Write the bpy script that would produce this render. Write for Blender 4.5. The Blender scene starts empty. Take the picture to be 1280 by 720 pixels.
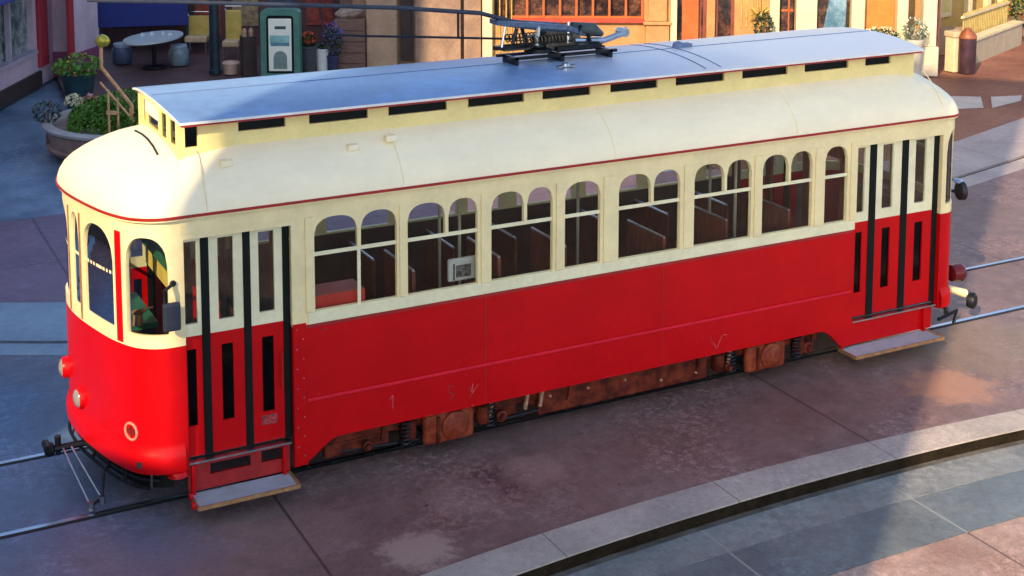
import bpy, math, random
from mathutils import Vector, Matrix
random.seed(7)
sc = bpy.context.scene
COL = sc.collection
PI = math.pi

# ------------------------------------------------------------------ camera calibration (metres, tram track = x axis)
F_PX, PPX, PPY = 1745.17, 656.98, -20.28
YAW, PITCH, ROLL = 0.48711, 0.11946, 0.0028967
CAM = Vector((-2.8579, -12.9410, 6.1962))
_fw = Vector((math.sin(YAW)*math.cos(PITCH), math.cos(YAW)*math.cos(PITCH), -math.sin(PITCH)))
_r = Vector((math.cos(YAW), -math.sin(YAW), 0)); _u = _r.cross(_fw)
RT = math.cos(ROLL)*_r + math.sin(ROLL)*_u
UP = -math.sin(ROLL)*_r + math.cos(ROLL)*_u
def ray(u, v):
    return RT*((u-PPX)/F_PX) + UP*(-(v-PPY)/F_PX) + _fw
def atz(u, v, z=0.0):
    d = ray(u, v); return CAM + d*((z-CAM.z)/d.z)
def aty(u, v, y):
    d = ray(u, v); return CAM + d*((y-CAM.y)/d.y)
def lerp(a, b, t): return a+(b-a)*t

# ------------------------------------------------------------------ materials
def mat(name, col, rough=0.5, var=0.12, scale=4.0, bump=0.0, bscale=40.0, metal=0.0, col2=None, mixlo=0.4, mixhi=0.65,
        spec=0.5, rvar=0.1, stretch=None, coat=0.0, xgrad=None):
    m = bpy.data.materials.new(name); m.use_nodes = True
    nt = m.node_tree; nt.nodes.clear(); N = nt.nodes.new; L = nt.links.new
    out = N('ShaderNodeOutputMaterial'); b = N('ShaderNodeBsdfPrincipled'); L(b.outputs[0], out.inputs[0])
    tc = N('ShaderNodeTexCoord'); mp = N('ShaderNodeMapping'); L(tc.outputs['Object'], mp.inputs[0])
    if stretch: mp.inputs['Scale'].default_value = stretch
    n1 = N('ShaderNodeTexNoise'); n1.inputs['Scale'].default_value = scale; n1.inputs['Detail'].default_value = 6; n1.inputs['Roughness'].default_value = .62
    L(mp.outputs[0], n1.inputs['Vector'])
    rp = N('ShaderNodeMapRange'); L(n1.outputs[0], rp.inputs[0]); rp.inputs[1].default_value = mixlo; rp.inputs[2].default_value = mixhi
    mx = N('ShaderNodeMix'); mx.data_type = 'RGBA'; L(rp.outputs[0], mx.inputs[0])
    c1 = tuple(c*(1-var) for c in col)+(1,); c2 = (tuple(min(1, c*(1+var)) for c in col) if col2 is None else tuple(col2))+(1,)
    if col2 is not None: c1 = tuple(col)+(1,)
    mx.inputs[6].default_value = c1; mx.inputs[7].default_value = c2
    n2 = N('ShaderNodeTexNoise'); n2.inputs['Scale'].default_value = scale*7; n2.inputs['Detail'].default_value = 4; L(mp.outputs[0], n2.inputs['Vector'])
    r2 = N('ShaderNodeMapRange'); L(n2.outputs[0], r2.inputs[0]); r2.inputs[1].default_value = .3; r2.inputs[2].default_value = .7
    r2.inputs[3].default_value = 1-var*.8; r2.inputs[4].default_value = 1+var*.4
    mu = N('ShaderNodeMix'); mu.data_type = 'RGBA'; mu.blend_type = 'MULTIPLY'; mu.inputs[0].default_value = 1
    L(mx.outputs[2], mu.inputs[6]); L(r2.outputs[0], mu.inputs[7]); L(mu.outputs[2], b.inputs['Base Color'])
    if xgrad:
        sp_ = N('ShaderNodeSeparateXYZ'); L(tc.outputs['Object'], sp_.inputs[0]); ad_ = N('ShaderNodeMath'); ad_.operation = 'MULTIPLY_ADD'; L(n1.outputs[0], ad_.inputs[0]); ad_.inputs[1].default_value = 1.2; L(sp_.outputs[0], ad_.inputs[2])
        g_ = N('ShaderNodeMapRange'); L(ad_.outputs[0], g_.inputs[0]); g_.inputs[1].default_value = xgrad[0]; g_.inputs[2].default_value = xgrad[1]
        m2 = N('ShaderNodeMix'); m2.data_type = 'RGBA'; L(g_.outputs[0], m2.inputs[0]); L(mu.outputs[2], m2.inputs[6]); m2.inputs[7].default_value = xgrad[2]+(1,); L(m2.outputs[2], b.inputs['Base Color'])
    rr = N('ShaderNodeMapRange'); L(n1.outputs[0], rr.inputs[0]); rr.inputs[3].default_value = max(0.02, rough-rvar); rr.inputs[4].default_value = min(1, rough+rvar)
    L(rr.outputs[0], b.inputs['Roughness'])
    b.inputs['Metallic'].default_value = metal; b.inputs['Specular IOR Level'].default_value = spec; b.inputs['Coat Weight'].default_value = coat
    if bump > 0:
        n3 = N('ShaderNodeTexNoise'); n3.inputs['Scale'].default_value = bscale; n3.inputs['Detail'].default_value = 5; L(mp.outputs[0], n3.inputs['Vector'])
        bp = N('ShaderNodeBump'); bp.inputs['Strength'].default_value = bump; bp.inputs['Distance'].default_value = .01
        L(n3.outputs[0], bp.inputs['Height']); L(bp.outputs[0], b.inputs['Normal'])
    return m

def glass_mat(name, tint=(.75, .8, .78), refl=.12):
    m = bpy.data.materials.new(name); m.use_nodes = True
    nt = m.node_tree; nt.nodes.clear(); N = nt.nodes.new; L = nt.links.new
    out = N('ShaderNodeOutputMaterial'); mx = N('ShaderNodeMixShader'); tr = N('ShaderNodeBsdfTransparent'); gl = N('ShaderNodeBsdfGlossy')
    tr.inputs[0].default_value = tint+(1,); gl.inputs['Roughness'].default_value = .03
    fr = N('ShaderNodeFresnel'); fr.inputs[0].default_value = 1.28
    ad = N('ShaderNodeMath'); ad.operation = 'ADD'; L(fr.outputs[0], ad.inputs[0]); ad.inputs[1].default_value = refl; ad.use_clamp = True
    no = N('ShaderNodeTexNoise'); no.inputs['Scale'].default_value = 1.6; tc = N('ShaderNodeTexCoord'); L(tc.outputs['Object'], no.inputs['Vector'])
    bp = N('ShaderNodeBump'); bp.inputs['Strength'].default_value = .15; bp.inputs['Distance'].default_value = .02
    L(no.outputs[0], bp.inputs['Height']); L(bp.outputs[0], gl.inputs['Normal'])
    L(ad.outputs[0], mx.inputs[0]); L(tr.outputs[0], mx.inputs[1]); L(gl.outputs[0], mx.inputs[2]); L(mx.outputs[0], out.inputs[0])
    return m

# tram paints
RED = mat('tram_red_paint', (.53, .001, .004), .34, .06, 1.6, .35, 1.7, coat=.03, rvar=.08, spec=.22)
REDD = mat('red_trim_paint', (.36, .012, .012), .45, .15, 5, .05)
CREAM = mat('cream_paint', (.84, .72, .40), .42, .06, 2.5, .05, 30)
CREAM2 = mat('pale_window_sill_paint', (.80, .76, .50), .42, .07, 3, .05, 30)
ROOFC = mat('cream_roof_paint', (.93, .83, .58), .45, .035, 1.2, .06, 14, stretch=(1, 2, 2))
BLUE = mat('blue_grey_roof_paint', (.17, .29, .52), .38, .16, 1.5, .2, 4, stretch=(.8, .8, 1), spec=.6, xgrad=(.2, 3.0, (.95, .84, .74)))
CREAMY = mat('yellow_cream_paint', (.86, .72, .30), .45, .06, 3, .05, 30)
MOULD = mat('highlight_red_trim', (.66, .01, .03), .55, .1, 5, spec=.25)  # lighter than the body red, a sky highlight put into the colour
SEAMC = mat('roof_seam', (.13, .19, .33), .6, .1, 4)
WHITET = mat('white_edge_paint', (.82, .80, .74), .45, .08, 6)
BLACK = mat('black_rubber', (.004, .007, .006), .6, .2, 6, spec=.2)
DARKMET = mat('dark_iron', (.018, .02, .025), .45, .3, 12, .2, 30, metal=.6)
STEEL = mat('steel', (.55, .56, .58), .3, .15, 9, .05, metal=1)
ALU = mat('grey_step_tread', (.40, .45, .50), .5, .08, 9, .4, 120)
GOLDT = mat('worn_brass_edge', (.46, .26, .12), .5, .2, 14, metal=.5)
RUST = mat('red_oxide_truck', (.06, .007, .003), .6, .3, 7, .5, 22, col2=(.19, .03, .011), spec=.25)
RUSTL = mat('bright_red_oxide', (.18, .022, .008), .55, .3, 7, .5, 22, col2=(.30, .06, .022), spec=.3)
LIGHTH = mat('worn_hanger', (.42, .22, .14), .6, .3, 20)
WOOD = mat('brown_seat_wood', (.12, .026, .012), .38, .25, 5, .1, 20, col2=(.24, .06, .028), stretch=(1, 4, 1))
INT = mat('dark_interior', (.02, .013, .011), .6, .2, 5)
CEIL = mat('interior_ceiling', (.20, .17, .12), .6, .1, 5)
FLOORM = mat('interior_floor', (.03, .026, .026), .7, .2, 5)
GLASS = glass_mat('window_glass', (.93, .95, .94), .0)
GLASSD = glass_mat('door_glass', (.22, .26, .25), .0)
GLASSU = glass_mat('upper_door_glass', (.8, .82, .78), .03)
LAMP = mat('headlamp_lens', (.26, .25, .24), .12, .1, 30, .2, 60, spec=.8)
HALLGREEN = mat('green_trim', (.02, .13, .07), .4, .1, 5)
YEL = mat('yellow_panel', (.62, .48, .10), .5, .1, 5)
GREYBLUE = mat('mirror_shell', (.03, .04, .06), .4, .1, 7)

# ------------------------------------------------------------------ mesh builder
class MB:
    def __init__(self, f=None): self.v = []; self.f = []; self.mi = []; self.fn = f; self.cur = 0
    def p(self, x, y, z):
        if self.fn: x, y, z = self.fn(x, y, z)
        self.v.append((x, y, z)); return len(self.v)-1
    def face(self, *ix): self.f.append(tuple(ix)); self.mi.append(self.cur)
    def quad(self, a, b, c, d):
        i = [self.p(*q) for q in (a, b, c, d)]; self.face(*i)
    def box(self, x0, x1, y0, y1, z0, z1):
        i = [self.p(x, y, z) for z in (z0, z1) for x, y in ((x0, y0), (x1, y0), (x1, y1), (x0, y1))]
        for q in ((3, 2, 1, 0), (4, 5, 6, 7), (0, 1, 5, 4), (1, 2, 6, 5), (2, 3, 7, 6), (3, 0, 4, 7)): self.face(*[i[k] for k in q])
    def bar(self, a, b, w, h=None, up=(0, 0, 1)):
        h = h or w; a = Vector(a); b = Vector(b); d = (b-a).normalized(); s = d.cross(Vector(up))
        if s.length < 1e-4: s = d.cross(Vector((1, 0, 0)))
        s.normalize(); t = s.cross(d)
        i = [self.p(*(q+s*sx*w/2+t*sz*h/2)) for q in (a, b) for sx, sz in ((-1, -1), (1, -1), (1, 1), (-1, 1))]
        for q in ((3, 2, 1, 0), (4, 5, 6, 7), (0, 1, 5, 4), (1, 2, 6, 5), (2, 3, 7, 6), (3, 0, 4, 7)): self.face(*[i[k] for k in q])
    def tube(self, pts, r, n=8, cap=True):
        pts = [Vector(p) for p in pts]; rings = []
        prev = None
        for k, p in enumerate(pts):
            d = (pts[min(k+1, len(pts)-1)]-pts[max(k-1, 0)]).normalized()
            s = d.cross(Vector((0, 0, 1))) if abs(d.z) < .95 else d.cross(Vector((1, 0, 0)))
            s.normalize(); t = s.cross(d); rr = r[k] if isinstance(r, (list, tuple)) else r
            rings.append([self.p(*(p+s*math.cos(2*PI*j/n)*rr+t*math.sin(2*PI*j/n)*rr)) for j in range(n)])
        for a, b in zip(rings, rings[1:]):
            for j in range(n): self.face(a[j], a[(j+1) % n], b[(j+1) % n], b[j])
        if cap: self.face(*rings[0][::-1]); self.face(*rings[-1])
    def lathe(self, c, axis, prof, n=24):
        """prof: list of (distance along axis, radius)"""
        c = Vector(c); a = Vector(axis).normalized(); s = a.orthogonal().normalized(); t = a.cross(s); rings = []
        for d, r in prof: rings.append([self.p(*(c+a*d+s*math.cos(2*PI*j/n)*r+t*math.sin(2*PI*j/n)*r)) for j in range(n)])
        for x, y in zip(rings, rings[1:]):
            for j in range(n): self.face(x[j], x[(j+1) % n], y[(j+1) % n], y[j])
        self.face(*rings[0][::-1]); self.face(*rings[-1])
    def ring(self, c, axis, R, r, n=28, m=8):
        c = Vector(c); a = Vector(axis).normalized(); s = a.orthogonal().normalized(); t = a.cross(s); rings = []
        for j in range(n):
            d = s*math.cos(2*PI*j/n)+t*math.sin(2*PI*j/n)
            rings.append([self.p(*(c+d*(R+r*math.cos(2*PI*k/m))+a*r*math.sin(2*PI*k/m))) for k in range(m)])
        for j in range(n):
            x, y = rings[j], rings[(j+1) % n]
            for k in range(m): self.face(x[k], x[(k+1) % m], y[(k+1) % m], y[k])
    def prism(self, poly, z0, z1):
        a = [self.p(x, y, z0) for x, y in poly]; b = [self.p(x, y, z1) for x, y in poly]; n = len(poly)
        self.face(*a[::-1]); self.face(*b)
        for j in range(n): self.face(a[j], a[(j+1) % n], b[(j+1) % n], b[j])
    def sheet(self, path, srange, z0, z1, t, wins=(), step=None, extra=()):
        """wall along path(s)->(x,y,nx,ny) with openings (s0,s1,zb,ztop) where z0,z1,ztop may be functions of s"""
        F = lambda q: (q if callable(q) else (lambda s, q=q: q))
        z0 = F(z0); z1 = F(z1); a, b = srange; S = {a, b}
        if step:
            k = max(1, int(round((b-a)/step)))
            for j in range(k+1): S.add(a+(b-a)*j/k)
        for w in wins:
            S.add(w[0]); S.add(w[1])
            if callable(w[3]) or callable(w[2]):
                k = max(6, int((w[1]-w[0])/.02)); [S.add(w[0]+(w[1]-w[0])*j/k) for j in range(k+1)]
        for e in extra: S.add(e)
        S = sorted(s for s in S if a-1e-9 <= s <= b+1e-9)
        T = [S[0]]
        for s in S[1:]:
            if s-T[-1] > 1e-5: T.append(s)
        S = T
        def P(s, z, o):
            x, y, nx, ny = path(s); return (x-nx*o, y-ny*o, z)
        E = 1e-6; prev = None
        def col(s, z, sd): return self.p(*P(s, z, 0)), self.p(*P(s, z, t))
        def jamb(s, za, zb):
            if abs(zb-za) < 1e-4: return
            p = [self.p(*P(s, za, 0)), self.p(*P(s, zb, 0)), self.p(*P(s, zb, t)), self.p(*P(s, za, t))]; self.face(*p)
        for sa, sb in zip(S, S[1:]):
            mid = (sa+sb)/2; op = None
            for w in wins:
                if w[0] < mid < w[1]: op = (F(w[2]), F(w[3]))
            def ev(f, s, inner): return f(s+(E if inner > 0 else -E))
            bands = []
            if op:
                bands = [((z0(sa), z0(sb)), (ev(op[0], sa, 1), ev(op[0], sb, -1))), ((ev(op[1], sa, 1), ev(op[1], sb, -1)), (z1(sa), z1(sb)))]
                cur = (ev(op[0], sa, 1), ev(op[1], sa, 1)); end = (ev(op[0], sb, -1), ev(op[1], sb, -1))
            else:
                bands = [((z0(sa), z0(sb)), (z1(sa), z1(sb)))]; cur = end = None
            for (la, lb), (ha, hb) in bands:
                if ha-la < 1e-4 and hb-lb < 1e-4: continue
                A, A2 = col(sa, la, 0); B, B2 = col(sb, lb, 0); C, C2 = col(sb, hb, 0); D, D2 = col(sa, ha, 0)
                self.face(A, B, C, D); self.face(A2, D2, C2, B2); self.face(A, A2, B2, B); self.face(D, C, C2, D2)
            if prev is None and cur is not None: jamb(sa, *cur)
            elif prev is not None and cur is None: jamb(sa, *prev)
            elif prev is not None and cur is not None:
                jamb(sa, prev[1], cur[1]); jamb(sa, prev[0], cur[0])
            prev = end
        for s in (S[0], S[-1]):
            jamb(s, z0(s), z1(s))
    def build(self, name, m, parent=None, smooth=False, weld=False, **tags):
        ms = m if isinstance(m, (list, tuple)) else [m]
        o0 = Vector((0, 0, 0))
        if parent is not None:
            p = parent
            while p is not None: o0 = o0+Vector(p.location); p = p.parent
        me = bpy.data.meshes.new(name); me.from_pydata([tuple(Vector(v)-o0) for v in self.v], [], self.f); me.validate()
        for q in ms: me.materials.append(q)
        if len(ms) > 1 and len(me.polygons) == len(self.mi): me.polygons.foreach_set('material_index', self.mi)
        if weld:
            import bmesh
            bm = bmesh.new(); bm.from_mesh(me); bmesh.ops.remove_doubles(bm, verts=bm.verts, dist=1e-4); bmesh.ops.recalc_face_normals(bm, faces=bm.faces); bm.to_mesh(me); bm.free()
        if smooth:
            me.polygons.foreach_set('use_smooth', [True]*len(me.polygons))
            try: me.set_sharp_from_angle(angle=math.radians(40))
            except Exception: pass
        o = bpy.data.objects.new(name, me); COL.objects.link(o)
        if parent is not None: o.parent = parent
        for k, v in tags.items(): o[k] = v
        return o

def thing(name, label, cat, loc=(0, 0, 0), group=None):
    o = bpy.data.objects.new(name, None); COL.objects.link(o); o.location = loc; o.empty_display_size = .3
    o['label'] = label; o['category'] = cat
    if group: o['group'] = group
    return o
def children(o): return [c for c in bpy.data.objects if c.parent == o]
def copy_tree(o, parent=None):
    c = o.copy(); COL.objects.link(c)
    if parent is not None: c.parent = parent
    for ch in children(o): copy_tree(ch, c)
    return c
def bevel(o, w=.01, seg=2):
    b = o.modifiers.new('bevel', 'BEVEL'); b.width = w; b.segments = seg; b.limit_method = 'ANGLE'; b.angle_limit = math.radians(40); return o

# ================================================================== TRAM
XL, XR = 0.0, 8.93
tram = thing('tram', 'old red and cream single-deck tram with a blue roof, standing on the rails', 'tram', (4.4, 0, 0))

def catmull(pl, n=8):
    P = [Vector(p) for p in pl]; P = [2*P[0]-P[1]]+P+[2*P[-1]-P[-2]]; o = []
    for i in range(1, len(P)-2):
        for k in range(n):
            t = k/n; a, b, c, d = P[i-1:i+3]
            o.append(.5*((2*b)+(-a+c)*t+(2*a-5*b+4*c-d)*t*t+(-a+3*b-3*c+d)*t**3))
    o.append(P[-2]); return o
NOSE = catmull([(0, -1.15), (-.14, -1.143), (-.26, -1.095), (-.37, -1.0), (-.45, -.86), (-.52, -.68), (-.575, -.48), (-.63, -.24), (-.675, 0),
                (-.70, .24), (-.70, .48), (-.66, .68), (-.57, .86), (-.45, 1.0), (-.30, 1.10), (-.14, 1.143), (0, 1.15)], 8)
def mkpath(pts):
    S = [0.0]
    for a, b in zip(pts, pts[1:]): S.append(S[-1]+(b-a).length)
    def path(s):
        s = min(max(s, 0), S[-1]-1e-9); k = 0
        import bisect
        k = max(0, min(len(S)-2, bisect.bisect_right(S, s)-1)); t = (s-S[k])/(S[k+1]-S[k]); a, b = pts[k], pts[k+1]; p = a.lerp(b, t)
        d0 = (pts[min(k+1, len(pts)-1)]-pts[max(k-0, 0)]).normalized(); d1 = (pts[min(k+2, len(pts)-1)]-pts[k+1]) if k+2 < len(pts) else d0
        dp = (pts[k]-pts[k-1]).normalized() if k > 0 else d0
        ta = (dp+d0).normalized(); tb = (d0+(d1.normalized() if d1.length > 0 else d0)).normalized(); d = ta.lerp(tb, t).normalized()
        return p.x, p.y, d.y, -d.x     # normal on the right-hand side of travel
    return path, S[-1]
def offset(pts, o):
    path, T = mkpath(pts); res = []; s = 0; acc = 0
    for k, p in enumerate(pts):
        if k: acc += (pts[k]-pts[k-1]).length
        x, y, nx, ny = path(acc); res.append(Vector((x+nx*o, y+ny*o)))
    return res
# nose left: travelling from near corner (0,-1.15) round to the far corner: outside is on the right-hand side
def noseL(off=0):
    pts = [Vector((p.x, p.y)) for p in NOSE]; p2 = offset(pts, off) if off else pts
    pth, T = mkpath(p2)
    # outward normal check
    x, y, nx, ny = pth(T/2)
    sg = 1 if nx < 0 else -1
    return (lambda s: (lambda q: (q[0], q[1], q[2]*sg, q[3]*sg))(pth(s))), T
NSGN = 1
_p, _T = mkpath([Vector((p.x, p.y)) for p in NOSE])
if _p(_T/2)[2] > 0: NSGN = -1
def nose(side, off=0.0):
    pts = [Vector((p.x, p.y)) for p in NOSE]
    if off: pts = offset(pts, off*NSGN)
    pth, T = mkpath(pts)
    def L(s):
        x, y, nx, ny = pth(s); return x, y, nx*NSGN, ny*NSGN
    def R(s):
        x, y, nx, ny = L(s); k = .74; nx2, ny2 = -nx, ny*k
        l = math.hypot(nx2, ny2); return XR-x*k, y, nx2/l, ny2/l
    return (L if side < 0 else R), T
def sidep(side, y0=1.15):   # side=-1 near, +1 far ; s = x
    return lambda s: (s, side*y0, 0, side)

# window list on the near side (x0,x1,paired)
WIN = [(1.22, 2.03, 1.655), (2.14, 2.87, 2.545), (3.02, 3.70, 3.395), (3.84, 4.25, None), (4.47, 5.22, 4.875), (5.40, 6.14, 5.80), (6.29, 6.97, 6.655), (7.15, 7.47, None)]
ZT, ZS, ZSP = 2.565, 1.695, 2.225
def arch(a, b, z0=2.415, z1=ZT):
    def f(s):
        t = (s-a)/(b-a)*2-1; t = max(-1, min(1, t))
        return z0+(z1-z0)*(1-abs(t)**2.5)**(1/2.0)
    return f
def paired(a, b, m):
    if m is None: return arch(a, b)
    w = .017; f1 = arch(a, m-w); f2 = arch(m+w, b)
    def f(s):
        if s < m-w: return f1(s)
        if s > m+w: return f2(s)
        return ZSP+.01
    return f
DL = (0.0, 1.0); DR = (7.62, 8.93)      # door openings
def rocker(s):                          # lower edge of the red side panel
    def sm(t): t = max(0, min(1, t)); return t*t*(3-2*t)
    if s < 1.45: return lerp(.24, .455, sm((s-1.04)/.40))
    if s > 7.12: return lerp(.455, .22, sm((s-7.12)/.38)**1.4)
    return .455
CHIP = mat('chipped_paint', (.55, .09, .09), .6, .3, 30)
def wear(sp):
    rnd = random.Random(3)
    def chip(x, z, w, h, a):
        ca, sa = math.cos(a), math.sin(a); c = [(-w, -h), (w, -h*.6), (w*.8, h), (-w*.7, h*.8)]
        i = [sp.p(x+ca*u-sa*v, -1.1515, z+sa*u+ca*v) for u, v in c]; sp.face(*i)
    sp.cur = 1
    for k in range(60): chip(rnd.uniform(1.2, 3.6), rnd.gauss(.92, .12), rnd.uniform(.002, .006), rnd.uniform(.0015, .004), rnd.uniform(0, 3))
    for k in range(20): chip(rnd.uniform(5.2, 6.6), rnd.gauss(.66, .08), rnd.uniform(.002, .006), rnd.uniform(.0015, .004), rnd.uniform(0, 3))
    for k in range(26): chip(rnd.uniform(1.3, 7.0), .458+abs(rnd.gauss(0, .012)), rnd.uniform(.003, .010), rnd.uniform(.0015, .004), rnd.uniform(-.3, .3))
    def strokes(L, w):
        for a, b in L: chip((a[0]+b[0])/2, (a[1]+b[1])/2, math.dist(a, b)/2, w, math.atan2(b[1]-a[1], b[0]-a[0]))
    strokes((((1.97, .60), (1.98, .74)), ((1.94, .70), (1.98, .74)), ((2.78, .56), (2.88, .68)), ((5.68, .60), (5.72, .52)), ((5.72, .52), (5.80, .66)), ((5.80, .66), (5.86, .65)), ((2.82, .70), (2.80, .60))), .005)
    sp.cur = 2
    strokes((((2.62, .70), (2.56, .72)), ((2.56, .72), (2.55, .66)), ((2.55, .66), (2.62, .62)), ((2.62, .62), (2.56, .57)), ((2.78, .68), (2.80, .58)), ((5.64, .68), (5.67, .56))), .009)
    sp.cur = 0
for side in (-1, 1):
    P = sidep(side)
    m = MB(); m.sheet(P, (1.0, 7.60), rocker, 1.575, .045, step=.06)
    if side < 0: wear(m)
    pn = m.build('side_panel', [RED, CHIP, REDD], tram)
    m = MB(); m.sheet(sidep(side, 1.166), (1.13, 7.56), .845, .875, .015); bevel(m.build('moulding', MOULD, pn), .006)
    m = MB(); m.sheet(sidep(side, 1.156), (1.13, 7.56), 1.545, 1.577, .006); m.build('belt_rail', REDD, pn)
    m = MB(); m.sheet(sidep(side, 1.163), (1.002, 1.125), .25, 1.60, .012); 
    m.cur = 1
    for k in range(14): m.lathe((1.035 if k % 2 else 1.095, side*1.165, .34+k*.093), (0, side, 0), [(0, .009), (.007, .006)], 8)
    m.build('riveted_post', [RED, CHIP], pn)
    ws = []
    for a, b, c in WIN:
        if c: ws.append((a, c-.017, ZS, arch(a, c-.017))); ws.append((c-.017, c+.017, ZS, ZSP+.01)); ws.append((c+.017, b, ZS, arch(c+.017, b)))
        else: ws.append((a, b, ZS, arch(a, b)))
    m = MB(); m.sheet(P, (1.0, 7.60), 1.578, 2.72, .05, ws); wf = m.build('window_wall', CREAM, tram)
    m = MB(); m.sheet(sidep(side, 1.162), (1.15, 7.56), 1.579, 1.69, .012); bevel(m.build('sill_rail', CREAM2, wf), .004)
    for a, b in ((1.13, 1.20), (2.055, 2.115), (2.905, 2.985), (3.735, 3.805), (4.285, 4.435), (5.265, 5.355), (6.175, 6.255), (7.005, 7.115), (7.51, 7.60)):
        m = MB(); m.sheet(sidep(side, 1.168), (a, b), 1.693, 2.583, .018); bevel(m.build('pilaster', CREAM, wf), .006)
    m = MB(); m.sheet(sidep(side, 1.156), (.0, 8.95), 2.585, 2.722, .006); m.build('letterboard', CREAM, wf)
    for wi, (a, b, c) in enumerate(WIN):
        o = side*1.118
        y0, y1 = sorted((side*1.125, side*1.150-side*.012))
        m = MB(); m.box(a, b, y0, y1, ZSP-.018, ZSP+.018)
        if wi == 0: m.box(c-.016, c+.016, y0, y1, ZS, ZSP-.018)
        sh = m.build('window', CREAM2, tram)
        m = MB(); m.box(a-.01, b+.01, *sorted((side*1.105, side*1.111)), ZS-.01, ZT+.01); m.build('glass_pane', GLASS, sh)
    # door side posts and header
    for ab in ((0.0, .999), (7.601, 8.95)):
        m = MB(); m.sheet(P, ab, 2.53, 2.72, .05); m.build('door_header', CREAM, tram)
    # step board fascia (riser) under the doors
    for (a, b) in ((.03, .97), (7.60, 8.86)):
        rs = MB()
        if a < 1: rs.sheet(sidep(side, 1.10), (a, b), .20, .478, .03, [(.23, .60, .33, .43), (.70, .90, .33, .44)])
        else: rs.sheet(sidep(side, 1.10), (a, b), .20, .478, .03)
        r = rs.build('step_riser', REDD if a < 1 else RED, tram)
        m = MB(); m.box(a, b, *sorted((side*1.09, side*1.165)), .482, .50); m.build('door_sill', STEEL, r)
        if side < 0:
            A, B = (.05, .95) if a < 1 else (7.46, 8.76)
            tr = MB(); tr.box(A, B, -1.40, -1.105, .17, .185); ss = tr.build('folding_step', ALU, tram)
            e = MB(); e.box(A-.012, B+.012, -1.415, -1.40, .165, .20); e.box(A-.02, A, -1.40, -1.11, .165, .20); e.box(B, B+.02, -1.40, -1.11, .165, .20); e.build('step_edging', GOLDT, ss)
            for xx in (A+.02, B-.04): e = MB(); e.bar((xx, -1.12, .185), (xx, -1.11, .46), .03, .05); e.build('step_bracket', RED, ss)
            if a < 1:
                e = MB(); e.lathe((-.01, -1.36, .20), (1, 0, 0), [(0, .035), (.03, .035)], 12); e.lathe((-.01, -1.28, .25), (1, 0, 0), [(0, .03), (.03, .03)], 12); e.build('step_hinge', RED, ss)

# doors: three leaves with rubber strips, near and far, both ends
def door(side, leaves, strips, z0=.52, zb=1.63, z1=2.53):
    yy = 1.085
    for k, (a, b, ga, gb) in enumerate(leaves):
        d = MB(); d.sheet(sidep(side, yy), (a, b), z0, zb, .035, [(ga-.012, gb+.012, z0+.28, zb-.12)]); dd = d.build('door', RED, tram)
        d = MB(); d.sheet(sidep(side, yy), (a, b), zb, z1, .035, [(ga-.03, gb+.03, zb+.11, z1-.04)]); d.build('upper_door_panel', CREAM2, dd)
        y0, y1 = sorted((side*(yy-.02), side*(yy-.026)))
        d = MB(); d.box(ga-.02, gb+.02, y0, y1, z0+.27, zb-.11); d.build('lower_glass', GLASSD, dd)
        d = MB(); d.box(ga-.04, gb+.04, y0, y1, zb+.10, z1-.03); d.build('upper_glass', GLASSU, dd)
        if side < 0 and k == 2 and a < 2:
            e = MB(); e.tube([(b-.03, -1.10, 1.0), (b-.03, -1.13, 1.02), (b-.03, -1.13, 1.32), (b-.03, -1.10, 1.34)], .008); e.build('handle', REDD, dd)
            e = MB(); e.box(ga-.03, gb+.03, -1.092, -1.0855, .68, .77); e.build('notice_plate', mat('dull_plate', (.42, .05, .06), .5, .6, 60), dd)
    for a, b in strips:
        y0, y1 = sorted((side*(yy-.05), side*(yy+.012))); d = MB(); d.box(a, b, y0, y1, z0-.01, z1+.01); bevel(d.build('door_seal', BLACK, tram), .01)
for side in (-1, 1):
    door(side, [(.0, .19, .065, .125), (.265, .57, .375, .455), (.64, .935, .745, .83)], [(.19, .265), (.57, .64), (.935, 1.0)])
    door(side, [(7.61, 7.85, 7.68, 7.755), (7.95, 8.33, 8.075, 8.175), (8.43, 8.82, 8.57, 8.675)], [(7.85, 7.95), (8.33, 8.43), (8.82, 8.90)])

for X in (2.95, 5.02):
    m = MB(); m.box(X, X+.007, -1.1535, -1.149, .46, 1.54); m.build('panel_seam', REDD, tram)
for k, xx in enumerate((1.3, 7.4)):
    m = MB(); m.box(xx-.03, xx+.03, -1.156, -1.149, 1.50, 1.515); m.build('panel_clip', REDD, tram)
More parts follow.
